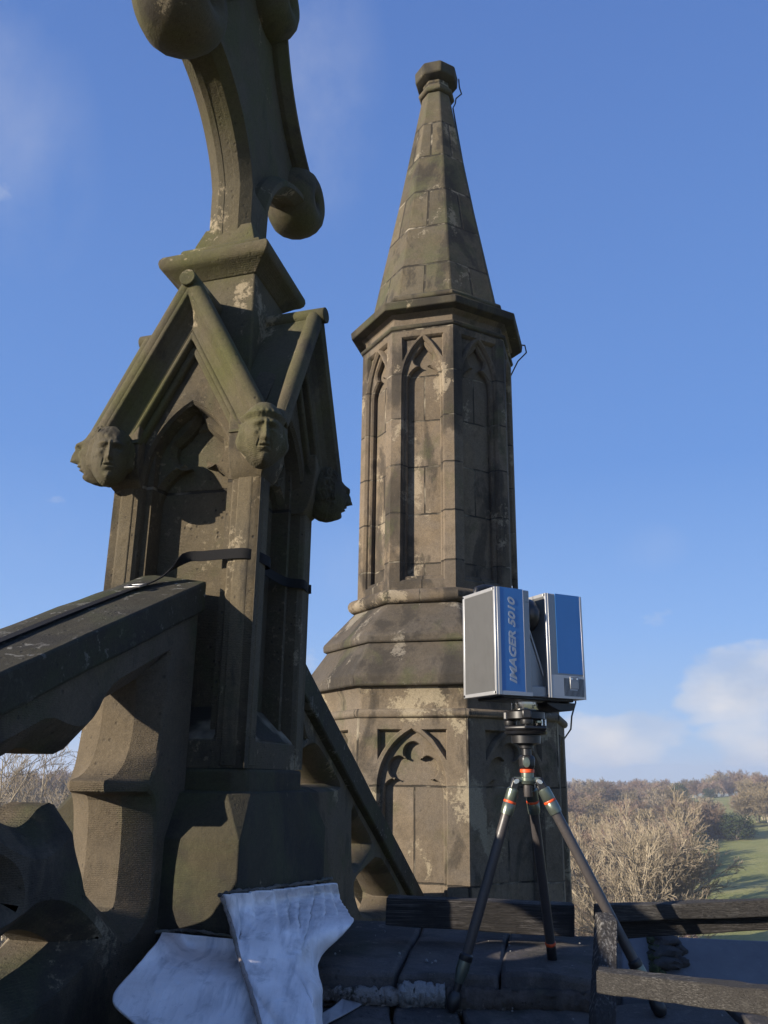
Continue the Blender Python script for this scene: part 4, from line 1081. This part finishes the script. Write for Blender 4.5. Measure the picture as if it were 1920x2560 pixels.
# tribrach
tri = thing('tribrach', 'black levelling tribrach with three foot screws between the scanner and the tripod head', 'tribrach', AX + Z*zz_(1540))
lathe_z('upper_plate', M_BLK, tri, [(.046, zz_(1400)), (.060, zz_(1395)), (.060, zz_(1335)), (.050, zz_(1318)), (.040, zz_(1316))], 36)
for i, a_ in enumerate((40, 160, 280)):
    c = AX + azv(a_+25)*.052
    bm = bmesh.new(); add_lathe(bm, [(.010, zz_(1470)), (.010, zz_(1455)), (.019, zz_(1450)), (.020, zz_(1435)), (.020, zz_(1412)), (.018, zz_(1406)), (.008, zz_(1400)), (.008, zz_(1380))], 20, Matrix.Translation(c))
    finish(bm, 'foot_screw', M_BLK, tri)
    bm = bmesh.new(); add_box(bm, AX+azv(a_+25)*.056+Z*zz_(1360), (.03, .030, zz_(1315)-zz_(1400)), Matrix.Rotation(-rad(a_+25), 3, 'Z')); finish(bm, 'arm', M_BLK, tri, bevel=.005)
bm = bmesh.new(); add_box(bm, AX+SN*.05+SW*.012+Z*zz_(1425), (.016, .012, .007), SFR); finish(bm, 'level_vial', plain('vial_brass', (.5, .48, .30), .3, .3), tri, bevel=.001)
bm = bmesh.new()
for dx in (-.002, .024): add_tube(bm, [AX+SN*.045+SW*(.03+dx*.5)+Z*zz_(1455), AX+SN*.045+SW*(.03+dx*.5)+Z*zz_(1400)], .0028, 8)
finish(bm, 'thread', M_STEEL, tri)
bm = bmesh.new(); add_lathe(bm, [(.060, zz_(1508)), (.072, zz_(1500)), (.074, zz_(1470)), (.068, zz_(1462)), (.03, zz_(1460))], 6, AM, phase=.35); finish(bm, 'base_plate', M_BLK, tri, bevel=.004)
lathe_z('clamp_disc', M_BLK, tri, [(.04, zz_(1545)), (.062, zz_(1535)), (.066, zz_(1512)), (.06, zz_(1506))])
# tripod
tp = thing('tripod', 'dark carbon tripod with olive metal collars and orange rings, standing on the roof ridge', 'tripod', AX + Z*-.5)
lathe_z('head_plate', M_BLK, tp, [(.022, zz_(1640)), (.026, zz_(1630)), (.044, zz_(1618)), (.045, zz_(1545))])
lathe_z('neck', M_BLK, tp, [(.0145, zz_(1735)), (.0145, zz_(1668)), (.021, zz_(1664)), (.022, zz_(1630))])
bm = bmesh.new(); add_lathe(bm, [(.012, zz_(1862)), (.022, zz_(1850)), (.0262, zz_(1828)), (.0262, zz_(1752)), (.022, zz_(1732)), (.012, zz_(1722))], 8, AM, phase=.2)
hb_ = finish(bm, 'head_block', M_BLK, tp, bevel=.004, seg=3)
bm = bmesh.new(); cd = (-AX).normalized(); cd.z = 0; cd.normalize(); rt = cd.cross(Z)*-1
add_lathe(bm, [(.0, .0), (.0135, 0), (.0125, .0022), (0, .003)], 24, Matrix.Translation(AX+cd*.0235+Z*zz_(1795)+rt*-.001) @ frame3(rt, Z, cd).to_4x4() @ Matrix.Diagonal((.8, 1.15, 1, 1)), caps=False)
finish(bm, 'highlight_oval', M_GREEN, hb_)  # the block's oval highlight, put in as a paler olive disc facing the camera
lathe_z('orange_ring', M_ORNG, tp, [(.0205, zz_(1888)), (.0215, zz_(1885)), (.0215, zz_(1858)), (.0205, zz_(1855))])
lathe_z('column_collar', M_GREEN, tp, [(.019, zz_(1968)), (.0205, zz_(1962)), (.0205, zz_(1932)), (.0190, zz_(1928)), (.0190, zz_(1888))])
lathe_z('spider', M_GREEN, tp, [(.016, zz_(2000)), (.022, zz_(1992)), (.024, zz_(1972)), (.018, zz_(1962))], 12)
lathe_z('centre_column', M_CARB, tp, [(.0125, zz_(2110)), (.0135, zz_(2100)), (.0135, zz_(1990))], 20)
hz = zz_(1968)
def roofhit(x, y):
    n = Vector((-.012, -SL, 1)).normalized(); return onplane(x, y, rs(.3, 0), n)
feet = [roofhit(1127, 2527), roofhit(1657, 2540), atY(1377, 2366, 2.95)]
for i, ft in enumerate(feet):
    dr = (ft-AX); dr.z = 0; dr.normalize()
    hp = AX + dr*.036 + Z*hz
    ax = (ft-hp).normalized(); L = (ft-hp).length
    si = ax.cross(dr.cross(ax)).normalized(); tn = Z.cross(dr).normalized()
    yv = tn; xv = yv.cross(ax).normalized()
    Mx = Matrix.Translation(hp) @ frame3(xv, yv, ax).to_4x4()
    def lg(name, mat, prof, par_, n=22, bevel=0):
        bm = bmesh.new(); add_lathe(bm, prof, n, Mx); return finish(bm, name, mat, par_, smooth=35, bevel=bevel)
    leg = lg('leg', M_CARB, [(.0150, .09), (.0150, L-(.13 if i < 2 else 0)), (.0140, L-(.12 if i < 2 else -.01))], tp)
    lg('collar', M_GREEN, [(.0155, .022), (.0185, .026), (.0190, .058), (.0178, .060), (.0178, .066), (.0192, .068), (.0192, .090), (.0180, .1)], leg)
    lg('orange_ring', M_ORNG, [(.0186, .0595), (.0193, .0605), (.0193, .0655), (.0186, .0665)], leg)
    bm = bmesh.new()
    add_box(bm, Mx @ Vector((0, 0, .012)), (.024, .026, .042), frame3(xv, yv, ax))
    add_box(bm, Mx @ Vector((.010, 0, .022)), (.012, .020, .030), frame3(xv, yv, ax))
    finish(bm, 'hinge', M_BLK, leg, bevel=.004)
    bm = bmesh.new(); add_box(bm, AX + dr*.026 + Z*(hz+.004), (.03, .016, .018), frame3(dr, tn, Z)); finish(bm, 'hinge_lug', M_GREEN, leg, bevel=.003)
    bm = bmesh.new(); add_lathe(bm, [(.0075, -.016), (.0085, -.015), (.0085, .015), (.0075, .016)], 16, Matrix.Translation(hp) @ frame3(ax, dr, yv).to_4x4()); finish(bm, 'hinge_bolt', M_STEEL, leg)
    if i < 2:
        lg('twist_lock', M_BLK, [(.0150, L-.155), (.0195, L-.150), (.0200, L-.138), (.0185, L-.134)], leg)
        lg('lock_collar', M_GREEN, [(.0185, L-.134), (.0190, L-.11), (.0150, L-.085), (.0125, L-.075)], leg)
        lg('lower_tube', M_BLK, [(.0115, L-.08), (.0115, L-.04)], leg)
        lg('rubber_foot', M_BLK, [(.0120, L-.052), (.0175, L-.045), (.0205, L-.028), (.0195, L-.012), (.013, L-.001), (.004, L+.003)], leg)
    else:
        lg('foot_ring', M_ORNG, [(.0145, L-.016), (.0165, L-.013), (.0165, L-.007), (.0145, L-.004)], leg)
        lg('rubber_foot', M_BLK, [(.0150, L), (.0155, L+.02), (.0150, L+.05), (.010, L+.06)], leg)

# ------------------------------------------------------------------ landscape
def lerp_tab(t, tab):
    for (a, u), (b, v) in zip(tab, tab[1:]):
        if t <= b:
            k = (t-a)/(b-a); k = max(0, min(1, k)); return u+(v-u)*k
    return tab[-1][1]
HT = [(-3000, -15), (60, -15.2), (100, -14.6), (130, -13.6), (180, -11.6), (230, -10.6), (300, -8.4), (380, -7.5), (520, -10), (900, -16), (3000, -10), (6000, -10)]
def ground(x, y):
    h = lerp_tab(y, HT)
    k = max(0, min(1, (y-70)/120))
    h += .085*max(0, min(60, x-.33*y+8))*max(0, min(1, (y-70)/40))*max(0, min(1, (420-y)/80))
    return h + k*1.3*mn.noise(Vector((x*.008, y*.008, 3))) + .35*k*mn.noise(Vector((x*.04, y*.04, 0)))
def px(x, Y):                                    # world x of photo column x at depth Y, near the horizon
    r = ray(x, 1950); return r.x/r.y*Y
def ground_mat():
    m, nt, bs = new_mat('ground_grass'); g = G(nt); P = g.pos()
    big = g.noise(P, .02, 5, .6); med = g.noise(P, .22, 6, .65); fin = g.noise(P, 2.2, 6, .7)
    gr = g.mix(g.ramp(med, [(.3, 0), (.7, 1)]), (.19, .205, .065), (.265, .26, .10))
    gr = g.mix(g.ramp(g.noise(P, .07, 5, .6), [(.45, 0), (.7, .7)]), gr, (.30, .27, .12))
    br = g.mix(g.ramp(fin, [(.3, 0), (.7, 1)]), (.12, .092, .055), (.24, .19, .115))
    sx = N(nt, 'ShaderNodeSeparateXYZ'); nt.links.new(P, sx.inputs[0])
    # open field: right of the wood edge, which runs away from the church
    e = g.math('SUBTRACT', sx.outputs['X'], g.math('MULTIPLY', sx.outputs['Y'], .30))
    e = g.math('ADD', e, g.math('MULTIPLY', g.math('SUBTRACT', g.noise(P, .09, 4), .5), 16))
    f = g.ramp(g.math('ADD', g.math('MULTIPLY', e, .06), .5, True), [(.35, 0), (.6, 1)])
    c = g.mix(f, br, gr)
    c = g.mix(1., c, g.ramp(fin, [(.25, .75), (.75, 1.25)]), 'MULTIPLY')
    nt.links.new(c, bs.inputs['Base Color']); bs.inputs['Roughness'].default_value = 1; bs.inputs['Specular IOR Level'].default_value = .1
    nt.links.new(g.bump(fin, .8, .25), bs.inputs['Normal']); return m
bm = bmesh.new()
xs_ = [-3000, -1500, -700, -400] + [-300+12*i for i in range(51)] + [400, 700, 1500, 3000]
ys_ = [-600, -200, -60, 0, 30, 50] + [60+8*i for i in range(60)] + [560, 640, 760, 900, 1400, 2400, 4500]
gv = [[bm.verts.new((x, y, ground(x, y))) for x in xs_] for y in ys_]
for i in range(len(ys_)-1):
    for j in range(len(xs_)-1): bm.faces.new((gv[i][j], gv[i][j+1], gv[i+1][j+1], gv[i+1][j]))
struct(finish(bm, 'ground', ground_mat(), None, smooth=180))

def bark(name, a, b):
    m, nt, bs = new_mat(name); g = G(nt); P = g.pos()
    c = g.mix(g.ramp(g.noise(P, .9, 5, .65), [(.3, 0), (.7, 1)]), a, b)
    nt.links.new(c, bs.inputs['Base Color']); bs.inputs['Roughness'].default_value = .9; bs.inputs['Specular IOR Level'].default_value = .15
    return m
M_BARKP = bark('pale_bark', (.26, .215, .145), (.44, .38, .27))
M_TWIGP = bark('pale_twigs', (.165, .135, .092), (.285, .24, .168))
M_BARKG = bark('grey_bark', (.09, .075, .06), (.17, .145, .115))
M_TWIGB = bark('brown_twigs', (.115, .082, .058), (.22, .16, .11))
M_TWIGR = bark('russet_twigs', (.14, .098, .072), (.235, .17, .125))
M_TWIGO = bark('olive_twigs', (.12, .098, .06), (.22, .178, .105))
M_EVER = bark('evergreen_leaf', (.014, .026, .010), (.045, .062, .022))
def limb(bm, p, d, L, r0, r1, seg, rnd, bend, up, n):
    pts = [p.copy()]; rr = [r0]
    for i in range(seg):
        d = (d + Vector((rnd.gauss(0, bend), rnd.gauss(0, bend), rnd.gauss(0, bend*.7)+up))).normalized()
        p = p + d*(L/seg); pts.append(p.copy()); rr.append(r0+(r1-r0)*(i+1)/seg)
    add_tube(bm, pts, rr, n, caps=False); return pts, d
def grow(bt, bc, p, d, L, r, lv, rnd, P):
    """recursive bare branching; thick wood to bt, twigs to bc"""
    tw = lv >= P['twig']
    pts, dn_ = limb(bc if tw else bt, p, d, L, r, max(P['rmin'], r*.5), 4 if lv < 2 else 3, rnd, P['bend']*(1+.25*lv), P['up'], 3 if lv >= 2 else 5)
    if lv >= P['lv']: return
    k = P['kids'][lv]
    for i in range(k):
        t = P['t0'] + (1-P['t0'])*(i+rnd.random())/k; j = min(int(t*(len(pts)-1)), len(pts)-2); f = t*(len(pts)-1)-j
        q = pts[j].lerp(pts[j+1], f); ax = (pts[j+1]-pts[j]).normalized()
        o = ax.orthogonal().normalized(); o = Matrix.Rotation(rnd.uniform(0, 6.283), 3, ax) @ o
        a = rad(rnd.uniform(*P['ang']))
        grow(bt, bc, q, (ax*math.cos(a)+o*math.sin(a)).normalized(), L*rnd.uniform(*P['len'])*(1.1-.35*t), max(P['rmin'], r*.55*(1.1-.4*t)), lv+1, rnd, P)
def tree(name, label, group, loc, stems, H, r0, P, mb, mt, seed):
    rnd = random.Random(seed); bt, bc = bmesh.new(), bmesh.new()
    for i in range(stems):
        a = 6.283*(i+.5*rnd.random())/stems; tl = 0 if stems == 1 else rnd.uniform(*P.get('fan', (.1, .5)))
        d = Vector((math.cos(a)*tl, math.sin(a)*tl, 1)).normalized()
        grow(bt, bc, Vector((math.cos(a), math.sin(a), 0))*(0 if stems == 1 else .25), d, H*rnd.uniform(.8, 1.05), r0*rnd.uniform(.75, 1.1), 0, rnd, P)
    e = thing(name, label, 'tree', (0, 0, 0), group)
    finish(bt, 'trunk', mb, e, smooth=None, recalc=False); finish(bc, 'crown', mt, e, smooth=None, recalc=False)
    e.location = loc; return e
def clone(src, loc, rz, s, label=None):
    r = src.copy(); COL.objects.link(r); r.location = loc; r.rotation_euler = (0, 0, rz)
    r.scale = s if isinstance(s, tuple) else (s, s, s)
    if label: r['label'] = label
    for ch in src.children:
        c = ch.copy(); COL.objects.link(c); c.parent = r; c.matrix_parent_inverse = Matrix.Identity(4)
    return r
def gp(x, Y, dz=-.2):
    X = px(x, Y); return Vector((X, Y, ground(X, Y)+dz))
PB = dict(lv=4, twig=2, kids=[9, 8, 6, 4], t0=.22, ang=(18, 48), len=(.42, .62), bend=.07, up=.035, rmin=.016, fan=(.08, .62))
tree('bare_tree', 'big pale many-stemmed bare tree fanning up behind the right tripod leg', None, gp(1590, 66), 13, 9.6, .20, dict(PB, kids=[8, 7, 6, 4], t0=.28, rmin=.0125, bend=.05, fan=(.05, .62), ang=(16, 42)), M_BARKP, M_TWIGP, 3)
PB2 = dict(PB, kids=[8, 7, 6, 3], rmin=.018)
tree('bare_tree', 'brown bare tree with a dense crown between the turret and the big pale tree', None, gp(1470, 92), 4, 7.6, .15, PB2, M_BARKG, M_TWIGB, 8)
tree('bare_tree', 'russet-tinged bare tree behind the crown of the big pale tree', None, gp(1620, 112), 4, 8.0, .16, PB2, M_BARKG, M_TWIGR, 12)
tree('bare_tree', 'brown bare tree leaning over the edge of the green field', None, gp(1690, 104), 3, 5.6, .13, PB2, M_BARKP, M_TWIGB, 15)
PBL = dict(PB, kids=[7, 6, 5, 3], rmin=.012, up=.05, fan=(.1, .5))
tree('bare_tree', 'thin pale bare tree at the left edge seen under the sloping coping', None, gp(30, 48), 7, 13.0, .13, PBL, M_BARKP, M_TWIGP, 21)
tree('bare_tree', 'thin pale bare tree beside the cusp of the tracery on the left', None, gp(140, 56), 6, 12.6, .13, PBL, M_BARKP, M_TWIGP, 25)
PS_ = dict(lv=3, twig=1, kids=[9, 7, 4], t0=.1, ang=(15, 45), len=(.45, .7), bend=.12, up=.03, rmin=.013, fan=(.1, .9))
def shrub(label, loc, stems, H, seed, mt=M_TWIGP, name='bare_shrub', group=None):
    e = tree(name, label, group, loc, stems, H, .035, PS_, M_BARKP, mt, seed); e['category'] = 'shrub'; return e
sh0 = shrub('tangled pale bare shrub below the parapet on the left', gp(60, 50), 16, 2.6, 31, group='bare shrubs around the church')
for i, (x, Y, s) in enumerate(((10, 42, 1.1), (120, 46, 1.), (180, 50, 1.1), (60, 40, .9), (-60, 44, 1.2), (20, 32, 1.), (80, 34, .9), (-30, 30, 1.), (110, 62, 1.2), (30, 64, 1.3), (170, 66, 1.2))):
    clone(sh0, gp(x, Y), i*1.3, s)
sh1 = shrub('sparse upright pale bare shrub beyond the railing at the right', gp(1850, 40), 9, 4.1, 37, group='bare shrubs at the field edge')
for i, (x, Y, s) in enumerate(((1905, 38, 1.05), (1800, 43, .85), (1935, 42, 1.1), (1765, 48, .8), (1870, 46, .8))): clone(sh1, gp(x, Y), i*2.1, s)
# woods on the hillside: every tree its own copy of three bare kinds
PW = dict(lv=3, twig=1, kids=[13, 9, 6], t0=.18, ang=(22, 55), len=(.42, .66), bend=.08, up=.03, rmin=.035, fan=(.05, .35))
wk = []
for i, (mb, mt, lab) in enumerate(((M_BARKG, M_TWIGB, 'brown bare tree among the leafless woods on the hillside'), (M_BARKG, M_TWIGR, 'russet bare tree among the leafless woods on the hillside'), (M_BARKP, M_TWIGO, 'olive-brown bare tree among the leafless woods on the hillside'), (M_BARKP, M_TWIGP, 'pale bare tree among the leafless woods on the hillside'))):
    wk.append(tree('woodland_tree', lab, 'leafless trees of the hillside woods', Vector((0, 0, 0)), 3, 6.2, .16, PW, mb, mt, 50+i))
rnd = random.Random(77); spots = []
for Y in (128, 142, 158, 176, 196):                                # wood behind the big tree, left of the field
    x = 1405.
    while x < (1660 if Y < 150 else 1680 if Y < 170 else 1770):
        spots.append((x, Y+rnd.uniform(-6, 6), rnd.uniform(.6, .85))); x += rnd.uniform(26, 44)*128/Y
for Y in (225, 262, 300, 345, 380):                                # rising ground and skyline
    x = 1400.
    while x < 1960:
        gap = (1720 < x < 1850 and Y < 330) or (1660 < x < 1730 and 240 < Y < 320)
        if not gap: spots.append((x, Y+rnd.uniform(-14, 14), rnd.uniform(.62, 1.0)))
        x += rnd.uniform(30, 52)*225/Y
for x, Y, s in ((1855, 205, .9), (1885, 210, 1.0), (1912, 200, 1.), (1940, 205, 1.1), (1800, 372, 1.15), (1822, 374, 1.25), (1845, 372, 1.2), (1785, 376, 1.05), (1865, 374, 1.05)):
    spots.append((x, Y, s))
for x in range(-40, 240, 34): spots.append((x, rnd.uniform(120, 260), rnd.uniform(1.1, 1.5)))
rn2 = random.Random(5)
for i in range(46): spots.append((rn2.uniform(1130, 1400), rn2.uniform(130, 380), rn2.uniform(.65, 1.)))
used = [False]*4
for x, Y, s in spots:
    k = rnd.choice((0, 0, 1, 2, 2, 3))
    p = gp(x, Y); rz = rnd.uniform(0, 6.28); sc = (s*rnd.uniform(1, 1.3), s*rnd.uniform(1, 1.3), s)
    if not used[k]:
        used[k] = True; wk[k].location = p; wk[k].rotation_euler = (0, 0, rz); wk[k].scale = sc
    else: clone(wk[k], p, rz, sc)
# evergreen bushes at the far corner of the field
def evergreen(label, loc, s, seed, group=None):
    rnd = random.Random(seed); bt, bc = bmesh.new(), bmesh.new()
    cl = []
    for i in range(16):
        a = rnd.uniform(0, 6.28); q = Vector((math.cos(a)*rnd.uniform(0, 2.6), math.sin(a)*rnd.uniform(0, 2.6), rnd.uniform(.8, 3.6))); cl.append(q)
        add_tube(bt, [Vector((0, 0, 0)), q*.5+Vector((0, 0, .2)), q], [.12, .07, .02], 5, caps=False)
    for q in cl:
        R_ = rnd.uniform(.7, 1.25)
        for j in range(190):
            d = Vector((rnd.gauss(0, 1), rnd.gauss(0, 1), rnd.gauss(0, 1))).normalized(); c = q + d*R_*rnd.uniform(.55, 1.1)
            u = Vector((rnd.gauss(0, 1), rnd.gauss(0, 1), rnd.gauss(0, 1))).normalized(); w_ = u.orthogonal().normalized(); z_ = rnd.uniform(.10, .2)
            bc.faces.new([bc.verts.new(c+u*z_), bc.verts.new(c+w_*z_*.6), bc.verts.new(c-u*z_), bc.verts.new(c-w_*z_*.6)])
    e = thing('evergreen_bush', label, 'bush', (0, 0, 0), group)
    finish(bt, 'trunk', M_BARKG, e, smooth=None, recalc=False); finish(bc, 'foliage', M_EVER, e, smooth=None, recalc=False)
    e.location = loc; e.scale = (s, s, s*.9); return e
ev = evergreen('dark evergreen bush at the top corner of the green field', gp(1825, 172), 1.25, 4, 'dark evergreens by the field')
for x, Y, s in ((1795, 176, 1.1), (1765, 178, 1.), (1850, 176, .8), (1690, 300, 1.5), (1770, 330, .9)): clone(ev, gp(x, Y), x*.1, s)
# houses below the hill
M_TILE = plain('brown_tiles', (.13, .078, .056), .9, 0, .3, 3.)
M_WHITE = plain('white_render', (.62, .60, .55), .9, 0, .06, 3.)
M_BRICK = plain('red_brick', (.22, .10, .07), .9, 0, .2, 6.)
M_TIMB = plain('black_timber', (.02, .018, .016), .8)
M_GLASS = plain('window_glass', (.03, .035, .045), .12)
def house(label, loc, rz, w, d, h, rh, mw, timber):
    e = thing('house', label, 'house', (0, 0, 0))
    bm = bmesh.new(); add_box(bm, (0, 0, h/2), (w, d, h))
    for s in (-1, 1):
        v = [bm.verts.new((s*w/2, y, z)) for y, z in ((-d/2, h), (d/2, h), (0, h+rh))]; bm.faces.new(v)
    wl_ = finish(bm, 'wall', mw, e, smooth=None)
    bm = bmesh.new()
    for s in (-1, 1):
        q = [(-w/2-.3, s*(d/2+.35), h-.25), (w/2+.3, s*(d/2+.35), h-.25), (w/2+.3, 0, h+rh+.08), (-w/2-.3, 0, h+rh+.08)]
        v = [bm.verts.new(p) for p in q]; u = [bm.verts.new((p[0], p[1], p[2]+.14)) for p in q]
        bm.faces.new(v); bm.faces.new(u)
        for i in range(4): bm.faces.new((v[i], v[(i+1) % 4], u[(i+1) % 4], u[i]))
    rf = finish(bm, 'roof', M_TILE, e, smooth=None)
    bm = bmesh.new(); add_box(bm, (w*.28, .3, h+rh+.3), (.7, .5, 1.3)); finish(bm, 'chimney', M_BRICK, rf, smooth=None)
    for s in (-1, 1):
        for x in (-.28, .28):
            bm = bmesh.new(); add_box(bm, (x*w, s*(d/2+.01), h*.6), (1.1, .06, 1.1)); finish(bm, 'window', M_GLASS, e, smooth=None)
    if timber:
        for s in (-1, 1):
            bm = bmesh.new()
            for t in (-.66, -.33, 0, .33, .66):
                hh = h+rh*(1-abs(t))-.1; add_box(bm, (s*(w/2+.03), t*d/2, (h-.4+hh)/2), (.06, .16, hh-h+.4))
            for q in (-1, 1):
                L = math.hypot(d/2, rh); add_box(bm, (s*(w/2+.04), q*d/4, h+rh/2), (.07, L, .22), Matrix.Rotation(-q*math.atan2(rh, d/2), 3, 'X'))
            add_box(bm, (s*(w/2+.03), 0, h-.1), (.07, d, .22))
            finish(bm, 'timber_frame', M_TIMB, e, smooth=None)
    e.location = loc; e.rotation_euler = (0, 0, rz); return e
house('long house with red-brown tiled roof behind the big pale tree', gp(1545, 84), rad(4), 9., 7., 2.2, 2.4, M_BRICK, False)
house('small white half-timbered house just right of the turret', gp(1452, 72), rad(-72), 7., 4.2, 2.6, 2.2, M_WHITE, True)
house('white house with a brown roof among the bare trees at far left', gp(118, 118), rad(50), 6.5, 5, 3.0, 2.2, M_WHITE, False)

# ------------------------------------------------------------------ air
bm = bmesh.new(); add_box(bm, (0, 500, -2), (1800, 1300, 40))
hm = bpy.data.materials.new('haze'); hm.use_nodes = True; hn = hm.node_tree
hn.nodes.remove(hn.nodes['Principled BSDF'])
pv = N(hn, 'ShaderNodeVolumePrincipled'); pv.inputs['Color'].default_value = (.86, .91, 1, 1); pv.inputs['Density'].default_value = .00068; pv.inputs['Anisotropy'].default_value = .2
hn.links.new(pv.outputs[0], hn.nodes['Material Output'].inputs['Volume'])
struct(finish(bm, 'haze', hm, None, smooth=None), 'stuff')
